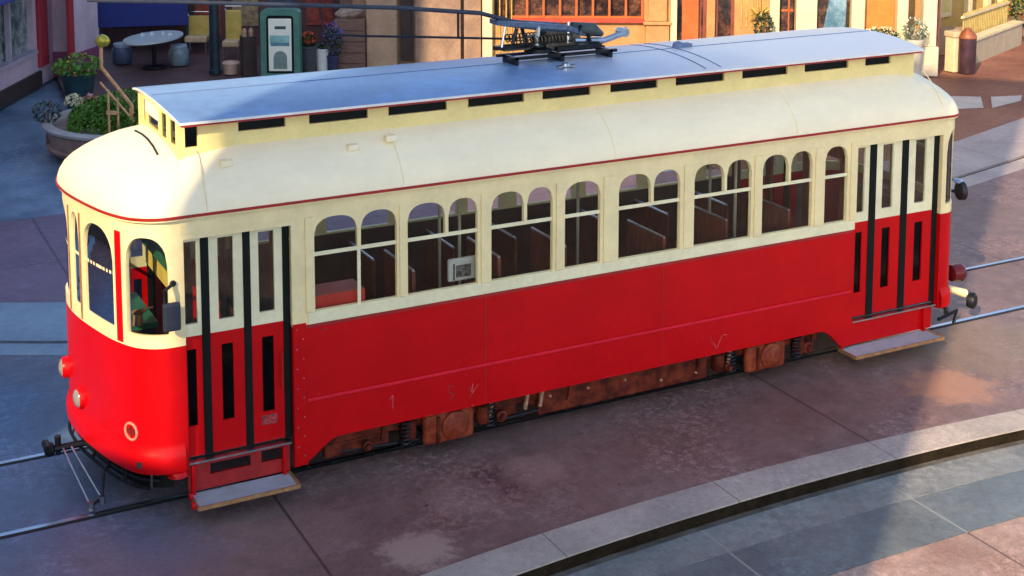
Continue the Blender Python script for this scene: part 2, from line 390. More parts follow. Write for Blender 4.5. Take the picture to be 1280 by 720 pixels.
# noses ------------------------------------------------------------
_, TN = nose(-1); MIDS = TN/2
for side in (-1, 1):
    P, T = nose(side)
    m = MB(); m.sheet(P, (0, T), .43, 1.578, .04, step=.035); np_ = m.build('front_panel', RED, tram, smooth=True, weld=True)
    # flared skirt
    m = MB(); K = 60; rows = []
    prof = [(.70, .001), (.655, .004), (.62, .022), (.57, .034), (.50, .036), (.44, .026), (.425, -.01)]
    for z, o in prof:
        PP, T2 = nose(side, o); rows.append([m.p(*(PP(T2*j/K)[:2]), z) for j in range(K+1)])
    for a, b in zip(rows, rows[1:]):
        for j in range(K): m.face(a[j], a[j+1], b[j+1], b[j])
    m.build('skirt', RED, np_, smooth=True)
    def W(a, b, zb=ZS, zt=2.575): return (a, b, zb, arch(a, b, 2.30, zt))
    # window openings around the nose, symmetric about MIDS
    half = [(.11, .515) if side < 0 else (.05, .42), (.70, 1.29)]
    ws = [W(*h) for h in half]+[W(MIDS-.12, MIDS+.10)]+[W(T-b, T-a) for a, b in half[::-1]]
    m = MB(); m.sheet(P, (0, T), 1.581, 2.72, .045, ws, step=.05); nu = m.build('front_window_wall', CREAM, tram, smooth=True, weld=True)
    P2, T2 = nose(side, .008)
    for a in (.575, T-.655):
        m = MB(); m.sheet(P2, (a*T2/T, (a+.08)*T2/T), 1.60, 2.60, .007, step=.02); m.build('red_strip', RED, nu)
    for a, b in ((MIDS-.175, MIDS-.145), (MIDS+.145, MIDS+.175)):
        m = MB(); m.sheet(P2, (a*T2/T, b*T2/T), 1.60, 2.60, .007); m.build('edge_strip', GOLDT if side < 0 else CREAM, nu)
    PG, TG = nose(side, -.02)
    for k, w in enumerate(ws):
        r = TG/T
        m = MB(); m.sheet(PG, (w[0]*r-.01, w[1]*r+.01), ZS-.02, 2.60, .006, step=.06); wn = m.build('windscreen_pane', GLASS, tram)
        if k in (1, 2, 3):
            m = MB(); m.sheet(PG, (w[0]*r, w[1]*r), 2.17, 2.20, .02, step=.06); m.build('glazing_bar', CREAM2, wn)
# corner posts closing nose to door recess
for (xa, xb) in ((-.005, .03), (8.90, 8.945)):
    for sd in (-1, 1):
        m = MB(); m.box(xa, xb, *sorted((sd*1.149, sd*1.05)), .44, 1.579); m.build('corner_post', RED, tram)
        m = MB(); m.box(xa, xb, *sorted((sd*1.149, sd*1.05)), 1.581, 2.53); m.build('corner_post', CREAM, tram)
# bumpers and underparts at the left end
P, T = nose(-1, -.03)
m = MB(); pts = [P(T*j/40) for j in range(3, 38)]
m.tube([(x, y, .365) for x, y, _, _ in pts], .018); 
P2, T2 = nose(-1, .012)
m.tube([P2(T2*j/40)[:2]+(.31,) for j in range(4, 37)], .016)
for j in range(4, 37, 4):
    a = P(T*j/40); b = P2(T2*j/40); m.bar((a[0], a[1], .42), (b[0], b[1], .30), .02)
m.build('bumper_rail', DARKMET, tram)
m = MB(); m.sheet(nose(-1, -.06)[0], (.1, nose(-1, -.06)[1]-.1), .28, .44, .03, step=.08); m.build('under_beam', BLACK, tram)
PR, TR = nose(1, -.01)
m = MB(); m.tube([PR(TR*j/40)[:2]+(.34,) for j in range(3, 38)], .03); m.build('bumper_rail', DARKMET, tram)
m = MB(); m.lathe((-.06, -1.10, .36), (0, 0, 1), [(0, .05), (.03, .10), (.07, .08), (.09, .03)], 16); m.build('bumper_end', RED, tram, smooth=True)
# coupler + fender rods
cp = MB(); cp.tube([(-.55, .0, .36), (-.98, .0, .36)], .035); cp.lathe((-1.02, 0, .36), (1, 0, 0), [(0, .04), (.02, .065), (.07, .065), (.09, .03)], 14)
cp.lathe((-.90, -.0, .42), (0, 0, 1), [(-.12, .025), (.06, .03)], 10); cp.lathe((-1.0, -.08, .40), (0, 1, 0), [(0, .035), (.16, .035)], 12)
coup = cp.build('coupler', DARKMET, tram, smooth=True)
for a, b in (((-.86, -.03, .36), (-.74, -.66, .06)), ((-.80, -.12, .40), (-.64, -.66, .10))):
    m = MB(); m.tube([a, b], .011); m.lathe(Vector(b)-Vector((0, 0, .04)), (0, 0, 1), [(0, .03), (.07, .03)], 10); m.build('fender_rod', STEEL, tram)
m = MB(); m.bar((-.74, -.66, .06), (-.62, -.66, .12), .02); m.tube([(-.60, -.60, .35), (-.64, -.66, .10)], .012); m.build('fender_foot', DARKMET, tram)
m = MB(); m.tube([(9.45, .0, .42), (9.78, -.05, .40)], .05); m.lathe((9.76, -.05, .40), (1, 0, -.1), [(0, .07), (.09, .085), (.12, .04)], 16); m.build('coupler', DARKMET, tram, smooth=True)
m = MB(); m.tube([(9.38, -.30, .52), (9.62, -.36, .50)], [.05, .07]); m.build('buffer', CREAM, tram, smooth=True)
# lamps
def lamp(y, z, side, r, depth, hm, nm='headlight'):
    P, T = nose(side); best = min((abs(P(T*j/200)[1]-y), j) for j in range(201))[1]; x, yy, nx, ny = P(T*best/200)
    m = MB(); m.lathe((x-nx*.02, yy-ny*.02, z), (nx, ny, 0), [(0, r*1.08), (depth*.7, r*1.05), (depth, r), (depth+.012, r*.94)], 24); h = m.build(nm, hm, tram, smooth=True)
    m = MB(); m.lathe((x+nx*(depth-.012), yy+ny*(depth-.012), z), (nx, ny, 0), [(0, r*.86), (.012, r*.80), (.03, r*.45), (.036, .01)], 20); m.build('lens', LAMP, h, smooth=True)
lamp(.02, .80, -1, .10, .045, RED); lamp(.50, .93, -1, .10, .07, RED)
a = aty(1192, 236, -.75); b = aty(1200, 238, -.85)
m = MB(); m.tube([a-Vector((.12, 0, 0)), b-Vector((.08, 0, 0))], .02); m.lathe(b-Vector((.06, 0, 0)), (1, -.3, 0), [(0, .06), (.03, .11), (.09, .115), (.11, .06)], 18); em_ = m.build('headlight', DARKMET, tram, smooth=True)
m = MB(); m.lathe(b+Vector((-.02, .02, .10)), (0, -.4, 1), [(0, .05), (.02, .06), (.04, .02)], 12); m.build('chrome_cap', STEEL, em_, smooth=True)
a = aty(1196, 340, -.8); m = MB(); m.lathe(a-Vector((.10, 0, 0)), (1, -.1, 0), [(0, .10), (.12, .12), (.16, .10)], 18); m.build('tail_lamp', mat('dark_red_lamp', (.07, .005, .008), .25, .2), tram, smooth=True)
a = aty(1193, 357, -.75); b = aty(1210, 366, -.8); m = MB(); m.tube([a-Vector((.15, 0, 0)), b-Vector((.05, 0, 0))], [.04, .055], 10); m.build('buffer_arm', CREAM, tram, smooth=True)
b = aty(1211, 374, -.82); m = MB(); m.lathe(b-Vector((.03, 0, 0)), (.6, -.8, 0), [(0, .085), (.05, .10), (.09, .10), (.12, .05)], 18); m.build('buffer', DARKMET, tram, smooth=True)
a = aty(1188, 396, -.8); m = MB(); m.tube([a-Vector((.2, 0, 0)), aty(1196, 388, -.8), aty(1192, 404, -.8)], .022, 8); m.build('coupling_hook', DARKMET, tram, smooth=True)
# round emblem on the nose: a ring with a small crossed device in it
P, T = nose(-1); x, y, nx, ny = P(.50)
em = MB(); em.ring((x+nx*.006, y+ny*.006, .80), (nx, ny, 0), .075, .012); eo = em.build('round_emblem', mat('emblem_ring', (.78, .22, .16), .4, .1), tram, smooth=True)
tx, ty = -ny, nx
e = MB()
for q in (-.03, .03): e.lathe((x+nx*.002+tx*q, y+ny*.002+ty*q, .80), (nx, ny, 0), [(0, .028), (.010, .028)], 12)
e.bar((x+nx*.006, y+ny*.006, .74), (x+nx*.006, y+ny*.006, .86), .010)
e.build('emblem_motif', mat('emblem_dark_red', (.16, .006, .008), .5, .2), eo)
# mirror on the near left corner
mr = MB(); mr.box(-.19, -.04, -1.30, -1.24, 1.78, 2.03); mo = bevel(mr.build('rear_view_mirror', GREYBLUE, tram), .02, 3)
m = MB(); m.tube([(-.17, -1.27, 2.0), (-.17, -1.26, 2.14), (-.06, -1.15, 2.16)], .016); m.lathe((-.07, -1.14, 2.16), (0, -1, 0), [(0, .03), (.03, .025)], 10); m.build('mirror_arm', DARKMET, mo)
# drip strip and roof -------------------------------------------------
def loop(off, n_side=60):
    """closed outline (near side left->right, right nose, far side, left nose)"""
    pts = []
    Lp, T = nose(-1, off); Rp, T2 = nose(1, off)
    for j in range(n_side+1): pts.append((lerp(XL, XR, j/n_side), -1.15-off, 's', j/n_side))
    for j in range(1, 48): x, y, _, _ = Rp(T2*j/48); pts.append((x, y, 'R', j/48))
    for j in range(n_side+1): pts.append((lerp(XR, XL, j/n_side), 1.15+off, 'S', j/n_side))
    for j in range(47, 0, -1): x, y, _, _ = Lp(T*j/48); pts.append((x, y, 'L', j/48))
    return pts
def strip(z0, z1, o0, o1, m, name, parent):
    a = loop(o0); b = loop(o1); g = MB(); n = len(a); R = []
    for (lp, z) in ((a, z0), (b, z0), (b, z1), (a, z1)): R.append([g.p(p[0], p[1], z) for p in lp])
    for k in range(4):
        for j in range(n): g.face(R[k][j], R[k][(j+1) % n], R[(k+1) % 4][(j+1) % n], R[(k+1) % 4][j])
    return g.build(name, m, parent, smooth=True)
SP = [(0, 0), (.02, .10), (.05, .19), (.12, .33), (.23, .46), (.36, .58), (.49, .69), (.63, .79), (.76, .88), (.88, .945), (1, 1)]
NP = [(0, 0), (.01, .12), (.03, .22), (.08, .36), (.16, .49), (.27, .61), (.40, .72), (.55, .82), (.70, .90), (.85, .955), (1, 1)]
MX0, MX1, MY = .10, 8.73, .80
def inner(kind, t, x, y):
    if kind in 'sS':
        e = min(abs(x-XL), abs(XR-x)); return (min(max(x, MX0), MX1), -MY if kind == 's' else MY, lerp(3.15, 3.235, min(1, e/.55)))
    yy = -MY*math.cos(PI*t) if False else (y/1.19)*MY
    bow = .05*(1-(yy/MY)**2); z = 3.15+.125*(1-(yy/MY)**2)
    return ((MX0-bow) if kind == 'L' else (MX1+bow), yy, z)
g = MB(); LP = loop(.045); n = len(LP); rows = []
for k in range(len(SP)):
    row = []
    for (x, y, kind, t) in LP:
        if kind in 'sS':
            xs = x; w = 0
        w = 0 if kind in 'sS' else math.sin(PI*t)**.7
        f = lerp(SP[k][0], NP[k][0], w); h = lerp(SP[k][1], NP[k][1], w)
        ix, iy, iz = inner(kind, t, x, y)
        row.append(g.p(lerp(x, ix, f), lerp(y, iy, f), lerp(2.745, iz, h)))
    rows.append(row)
for a, b in zip(rows, rows[1:]):
    for j in range(n): g.face(a[j], a[(j+1) % n], b[(j+1) % n], b[j])
roof = g.build('roof', ROOFC, tram, smooth=True)
strip(2.720, 2.745, .0, .043, CREAM, 'roof_edge', tram)
strip(2.738, 2.762, .040, .054, REDD, 'red_drip_strip', tram)
# roof seams
for X in (.24, 2.09, 4.40, 6.72, 8.86):
    for sd in (-1, 1):
        m = MB(); pts = []
        for (d, h) in SP: pts.append((X, sd*(1.195-d*.395+.002), 2.745+h*.49+.002))
        m.tube(pts, .0065, 6); m.build('roof_seam', ROOFC, roof)
for X, zz in ((1.62, 3.145), (2.0, 3.19), (.42, 3.13)):
    m = MB(); m.box(X, X+.11, -.995, -.91, zz-.04, zz+.02); bevel(m.build('roof_cleat', ROOFC, roof), .01)
from mathutils.bvhtree import BVHTree
bvh = BVHTree.FromPolygons([Vector(v) for v in g.v], g.f)
pts = [bvh.ray_cast(CAM, ray(u, v).normalized())[0]+Vector((0, 0, .006)) for u, v in ((169, 164), (177, 168), (184, 174), (191, 183), (197, 194))]
m = MB(); m.tube(pts, .010); m.build('hood_rail', DARKMET, roof)

# clerestory (monitor)
LO = [(.64, 1.08), (1.31, 1.89), (2.10, 2.71), (2.94, 3.56), (3.77, 4.33), (4.57, 5.15), (5.38, 6.01), (6.25, 6.87), (7.11, 7.74), (7.99, 8.37)]
for sd in (-1, 1):
    mw = MB(); mw.sheet(sidep(sd, MY), (MX0+.02, MX1-.02), 3.10, 3.50, .03, [(.155, .27, 3.26, 3.46)]+[(a, b, 3.36, 3.455) for a, b in LO])
    cw = mw.build('clerestory_wall', CREAMY, tram)
    for a, b in LO:
        m = MB(); m.box(a-.01, b+.01, *sorted((sd*(MY-.036), sd*(MY-.031))), 3.35, 3.465); m.build('vent_light', BLACK, cw)
    m = MB(); m.box(.14, .29, *sorted((sd*(MY-.036), sd*(MY-.031))), 3.25, 3.46); m.build('vent_light', GLASSD, cw)
def mface(xs, sg):
    def p(s):
        yy = -s*1.0; bow = .05*(1-(yy/MY)**2); nx = sg*1.0; ny = .12*yy/MY
        l = math.hypot(nx, ny); return xs+sg*bow, yy, nx/l, ny/l
    return p
for xs, sg in ((MX0, -1), (MX1, 1)):
    m = MB(); wn = [(-.72, -.55, 3.27, 3.49), (-.48, -.30, 3.28, 3.51), (-.23, .23, 3.30, 3.40), (.30, .48, 3.28, 3.51), (.55, .72, 3.27, 3.49)]
    m.sheet(mface(xs, sg), (-MY, MY), 3.08, lambda s: 3.50+.07*(1-(s/MY)**2), .035, wn, step=.08); fo = m.build('clerestory_end', CREAMY, tram)
    for a, b, c, d in wn:
        q = MB(); q.sheet(mface(xs-sg*.018, sg), (a-.01, b+.01), c-.01, d+.01, .006); q.build('end_light', GLASSD, fo)
    q = MB(); q.sheet(mface(xs+sg*.008, sg), (-.26, .26), 3.41, 3.53, .006, step=.1); q.build('destination_board', WHITET, fo)
# monitor roof slab (arched)
def monroof(z_edge, crown, yw, x0, x1, bow, th, m, name, parent, ny=24, nx=48):
    g = MB(); top = []; bot = []
    for i in range(nx+1):
        rt = []; rb = []
        for j in range(ny+1):
            v = -1+2*j/ny; y = v*yw; b = bow*(1-v*v); x = lerp(x0-b, x1+b, i/nx); z = z_edge+crown*(1-abs(v)**2.2)
            rt.append(g.p(x, y, z)); rb.append(g.p(x, y, z-th))
        top.append(rt); bot.append(rb)
    for i in range(nx):
        for j in range(ny):
            g.face(top[i][j], top[i+1][j], top[i+1][j+1], top[i][j+1]); g.face(bot[i][j+1], bot[i+1][j+1], bot[i+1][j], bot[i][j])
    for i in range(nx): g.face(top[i][0], bot[i][0], bot[i+1][0], top[i+1][0]); g.face(top[i][ny], top[i+1][ny], bot[i+1][ny], bot[i][ny])
    for j in range(ny): g.face(top[0][j], top[0][j+1], bot[0][j+1], bot[0][j]); g.face(top[nx][j], bot[nx][j], bot[nx][j+1], top[nx][j+1])
    return g.build(name, m, parent, smooth=True)
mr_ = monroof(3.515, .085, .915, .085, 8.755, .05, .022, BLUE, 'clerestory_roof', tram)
monroof(3.5115, .085, .925, .075, 8.765, .05, .020, WHITET, 'white_edging', mr_)
monroof(3.490, .083, .914, .10, 8.745, .05, .018, REDD, 'red_edging', mr_)
m = MB(); m.tube([(lerp(.06, 8.78, k/30), .03, 3.6005) for k in range(31)], .006, 6); m.build('roof_joint', SEAMC, mr_)
for X in (5.72, 5.92):
    m = MB(); m.tube([(X, y, 3.5155+.085*(1-(abs(y)/.915)**2.2)) for y in [-.86+.08*k for k in range(20)]], .007, 6); m.build('roof_joint', SEAMC, mr_)
m = MB(); m.lathe((5.98, .05, 3.60), (0, 0, 1), [(0, .07), (.05, .06), (.07, .02)], 16); m.box(6.02, 6.14, 0, .10, 3.59, 3.64); m.build('roof_vent', SEAMC, mr_, smooth=True)
m = MB(); m.lathe((4.25, -.42, 3.575), (0, 0, 1), [(0, .10), (.02, .10), (.03, .05), (.06, .035)], 18); m.box(4.15, 4.36, -.45, -.39, 3.59, 3.61); m.build('roof_fitting', STEEL, mr_, smooth=True)
# trolley gear
gr = MB(); gr.box(3.72, 5.05, -.15, -.11, 3.655, 3.685); gr.box(3.72, 5.05, .11, .15, 3.655, 3.685)
for X in (3.8, 4.35, 4.95): gr.box(X, X+.04, -.15, .15, 3.60, 3.68)
gear = gr.build('trolley_base', DARKMET, tram)
m = MB(); m.lathe((4.15, 0, 3.70), (0, 0, 1), [(0, .15), (.04, .15), (.06, .09), (.14, .08), (.17, .12), (.19, .05)], 20); m.build('swivel', DARKMET, gear, smooth=True)
for y in (-.13, .13):
    m = MB()
    for k in range(16): m.ring((3.85+k*.042, y, 3.85), (1, .2, 0), .040, .008, 12, 5)
    m.build('spring', mat('oily_spring', (.09, .07, .045), .4, .3, 20, metal=.5), gear)
m = MB(); i = [(3.62, -.10, 4.08), (4.45, -.13, 3.98), (4.78, -.06, 3.87), (4.78, .06, 3.87), (4.45, .13, 3.98), (3.62, .10, 4.08)]
a = [m.p(*q) for q in i]; b = [m.p(q[0], q[1], q[2]-.05) for q in i]; m.face(*a); m.face(*b[::-1])
for k in range(6): m.face(a[k], b[k], b[(k+1) % 6], a[(k+1) % 6])
m.build('cover_plate', mat('weathered_blue_steel', (.09, .14, .23), .5, .3, 18, .3, 30), gear)
m = MB(); m.tube([(4.55, -.08, 3.80), (4.9, -.10, 3.78), (5.22, -.04, 3.84)], .035); m.tube([(4.6, .06, 3.72), (5.0, .06, 3.74), (5.28, .02, 3.87)], .025)
m.lathe((5.2, -.08, 3.84), (0, 1, 0), [(0, .05), (.14, .05)], 14); m.box(4.6, 4.95, -.10, .06, 3.76, 3.80); m.build('hook_end', STEEL, gear, smooth=True)
m = MB(); m.box(4.2, 4.62, -.09, .09, 3.73, 3.93); m.box(3.72, 4.2, -.05, .05, 3.74, 3.80); m.build('gear_case', mat('grimy_case', (.10, .08, .06), .6, .5, 12, .4), gear)
pole = MB(); pl = [(4.03, 0, 4.01), (3.84, 0, 4.045), (3.46, 0, 4.16), (2.56, 0, 4.27), (1.71, 0, 4.345), (1.07, 0, 4.40), (.38, 0, 4.46), (-.5, 0, 4.53)]
pole.tube(pl, [.028, .026, .024, .022, .021, .02, .019, .018], 10); po = pole.build('trolley_pole', mat('pole_paint', (.03, .04, .065), .6, .2, 9), tram, smooth=True)
m = MB(); m.tube([(1.75, 0, 4.06), (2.17, 0, 4.01), (2.7, 0, 3.965), (3.84, 0, 3.86)], .012, 8); m.tube([(2.69, 0, 4.255), (2.69, 0, 3.965)], .014, 8); m.tube([(3.21, 0, 4.20), (3.21, 0, 3.92)], .014, 8)
m.tube([(1.75, 0, 4.06), (1.71, 0, 4.34)], .008, 6); m.build('pole_brace', DARKMET, po)

rr = random.Random(9)
for k in range(9):
    x = 3.66+k*.13; m = MB(); m.tube([(x, rr.uniform(-.16, -.05), 3.78+rr.uniform(0, .05)), (x+.05, rr.uniform(-.12, .1), 3.95+rr.uniform(0, .07))], rr.uniform(.012, .026), 6); m.build('linkage', STEEL if k % 3 == 0 else DARKMET, gear)
m = MB(); m.box(3.62, 4.9, -.06, .02, 3.76, 3.80); m.box(4.3, 4.85, -.16, .12, 3.72, 3.76); m.build('base_beam', DARKMET, gear)
m = MB(); m.tube([(4.55, -.02, 3.93), (4.80, -.04, 3.90), (4.92, -.04, 3.84)], [.07, .075, .03], 10); m.build('damper', mat('dark_green_grey', (.05, .07, .07), .5, .3, 9), gear, smooth=True)
# truck ---------------------------------------------------------------
fr = MB(); fr.box(1.35, 7.25, -.98, -.93, .30, .38); fr.box(1.35, 7.25, .93, .98, .30, .38); fr.box(3.62, 5.70, -1.02, -.95, .15, .40)
fr.box(3.62, 5.70, .95, 1.02, .15, .40); fr.box(1.35, 2.0, -.98, -.90, .17, .30); fr.box(3.15, 3.4, -.96, -.85, .18, .30)
for X in (1.5, 3.5, 5.5, 7.0): fr.box(X, X+.12, -.95, .95, .24, .36)
tf = bevel(fr.build('truck_frame', RUST, tram), .012)
for X in (1.9, 3.05, 3.45, 3.62, 3.95, 5.55, 5.95, 6.95, 7.1): tv = MB(); tv.bar((X, -1.045, .26), (X+.03, -1.045, .42), .03, .03); tv.build('hanger', LIGHTH if X in (3.05, 3.45, 3.62, 5.95) else RUST, tf)
for X in (2.2, 3.0, 5.85, 6.95): tv = MB(); tv.lathe((X, -1.0, .20), (0, 0, 1), [(0, .06), (.02, .075), (.18, .075), (.2, .05)], 14); tv.build('spring_pot', RUST, tf, smooth=True)
for X in (2.15, 3.05, 6.0, 6.9):
    tv = MB(); tv.tube([(X+.055*math.cos(a*.8), -1.03+.055*math.sin(a*.8), .16+a*.0052) for a in range(48)], .011, 6); tv.build('coil_spring', DARKMET, tf, smooth=True)
for q_ in ([(1.5, -.97, .20), (2.3, -1.0, .17)], [(2.95, -1.0, .17), (3.62, -1.0, .20)]): tv = MB(); tv.tube(q_, .016, 6); tv.build('brake_rod', DARKMET, tf)
for X, zz, r in ((3.18, .25, .06), (1.75, .25, .05), (7.05, .26, .07), (5.95, .24, .05)):
    tv = MB(); tv.lathe((X, -1.03, zz), (0, -1, 0), [(0, r), (.04, r), (.05, r*.6), (.08, r*.5)], 16); tv.build('brake_cylinder', RUST, tf, smooth=True)
for X in (3.75, 4.2, 4.65, 5.1, 5.55):
    tv = MB(); tv.lathe((X, -1.02, .33 if X < 5 else .24), (0, -1, 0), [(0, .018), (.015, .012)], 8); tv.build('bolt', LIGHTH, tf)
dk = MB(); dk.box(1.15, 7.45, -.85, .85, .36, .50); dk.build('underframe', INT, tram)
for X in (2.6, 6.45):
    for sd in (-1, 1):
        m = MB(); m.box(X-.27, X+.27, *sorted((sd*.99, sd*1.09)), .115, .43); ab = bevel(m.build('axle_box', RUSTL, tf), .09, 5)
        m = MB(); m.bar((X-.13, sd*1.10, .14), (X-.13, sd*1.10, .40), .03, .03); m.build('rib', RUST, ab)
        m = MB(); m.lathe((X+.05, sd*1.085, .285), (0, sd, 0), [(0, .145), (.03, .14), (.045, .10), (.05, .10), (.065, .075), (.07, .02)], 26); m.build('axle_cap', RUSTL, ab, smooth=True)
        w = MB(); w.lathe((X, sd*.66, .345), (0, sd, 0), [(0, .375), (.02, .375), (.03, .345), (.12, .34), (.125, .28), (.08, .26), (.08, .10), (.14, .09)], 40); w.build('wheel', DARKMET, tf, smooth=True)
for sd in (-1, 1):
    m = MB(); m.box(1.02, 7.58, *sorted((sd*1.098, sd*1.075)), .55, 1.675); m.build('inner_lining', INT, tram)
# interior -------------------------------------------------------------
m = MB(); m.box(-.4, 9.2, -1.06, 1.06, .50, .55); m.build('floor', FLOORM, tram)
m = MB(); m.box(.15, 8.7, -.78, .78, 3.44, 3.47); m.build('ceiling', CEIL, tram)
for X in (1.06, 7.53):
    m = MB(); m.sheet(lambda s, X=X: (X, s, -1, 0), (-1.08, 1.08), .55, 2.95, .04, [(-.95, -.40, 1.5, 2.35), (-.30, .30, .56, 2.45), (.40, .95, 1.5, 2.35)]); m.build('bulkhead', WOOD, tram)
def seat(x, y0, y1, d, H=1.86):
    s = MB(); s.box(x, x+.42, y0, y1, .93, 1.0); so = bevel(s.build('seat', WOOD, tram), .02)
    s = MB(); xb = x+(.40 if d > 0 else -.02)
    s.sheet(lambda q, xb=xb: (xb, q, 1, 0), (y0, y1), .95, H, .035); s.build('backrest', WOOD, so)
    s = MB(); s.tube([(xb-.02, y0, H+.01), (xb-.02, y1, H+.01)], .014, 6); s.build('grab_rail', STEEL, so)
    s = MB(); s.box(x+.05, x+.35, y0+.1, y1-.1, .55, .93); s.build('seat_base', INT, so)
for k, x in enumerate([1.88, 2.80, 3.55, 4.75, 5.55, 6.40]):
    seat(x, -1.0, -.28, 1, 1.86 if k != 3 else 1.78); seat(x+.1, .28, 1.0, 1, 1.58)
m = MB(); m.box(1.12, 1.74, -1.06, -.75, 1.60, 1.80); m.build('red_locker_top', mat('bright_red_top', (.62, .03, .015), .4, .1), tram)
m = MB(); m.box(1.12, 1.75, -1.05, -.36, .55, 1.60); m.build('locker', WOOD, tram)
m = MB(); m.box(2.62, 2.94, -1.02, -.98, 1.70, 1.93); nb = bevel(m.build('notice_board', mat('notice_white', (.62, .60, .55), .5, .1), tram), .03, 3)
m = MB(); m.box(2.70, 2.86, -1.026, -1.0205, 1.74, 1.86); m.box(2.67, 2.685, -1.026, -1.0205, 1.72, 1.88); m.build('notice_print', mat('notice_ink', (.12, .11, .10), .6, .9, 22), nb)
m = MB()
for X in (1.4, 3.1, 4.8, 6.6): m.tube([(X, -.25, .55), (X, -.25, 3.2)], .018, 8); m.tube([(X, .25, .55), (X, .25, 3.2)], .018, 8)
m.build('grab_pole', mat('cream_pole', (.6, .55, .4), .4, .1), tram)
for X in (-.42, 9.0):
    m = MB(); m.box(X, X+.34, -.55, .45, .55, 1.55); dk_ = bevel(m.build('control_desk', INT, tram), .02)
    m = MB(); m.box(X+.05, X+.36, -.5, .4, 1.55, 1.60); m.build('desk_top', HALLGREEN if X < 0 else WOOD, dk_)
m = MB(); m.box(.15, .20, -.2, .9, 1.72, 1.95); m.build('cab_panel', YEL, tram)
m = MB(); m.box(.10, .16, -.2, 1.05, 1.96, 2.12); m.build('cab_rail', HALLGREEN, tram)
m = MB(); m.lathe((-.25, -.55, 1.62), (0, 0, 1), [(0, .05), (.10, .04), (.12, .07), (.14, .02)], 14); m.tube([(-.25, -.55, 1.75), (-.12, -.6, 1.78)], .012); m.build('controller_handle', GOLDT, tram)
m = MB(); m.lathe((.75, 0, .55), (0, 0, 1), [(0, .14), (.4, .13), (.45, .2), (.5, .2)], 16); m.build('driver_stool', INT, tram)

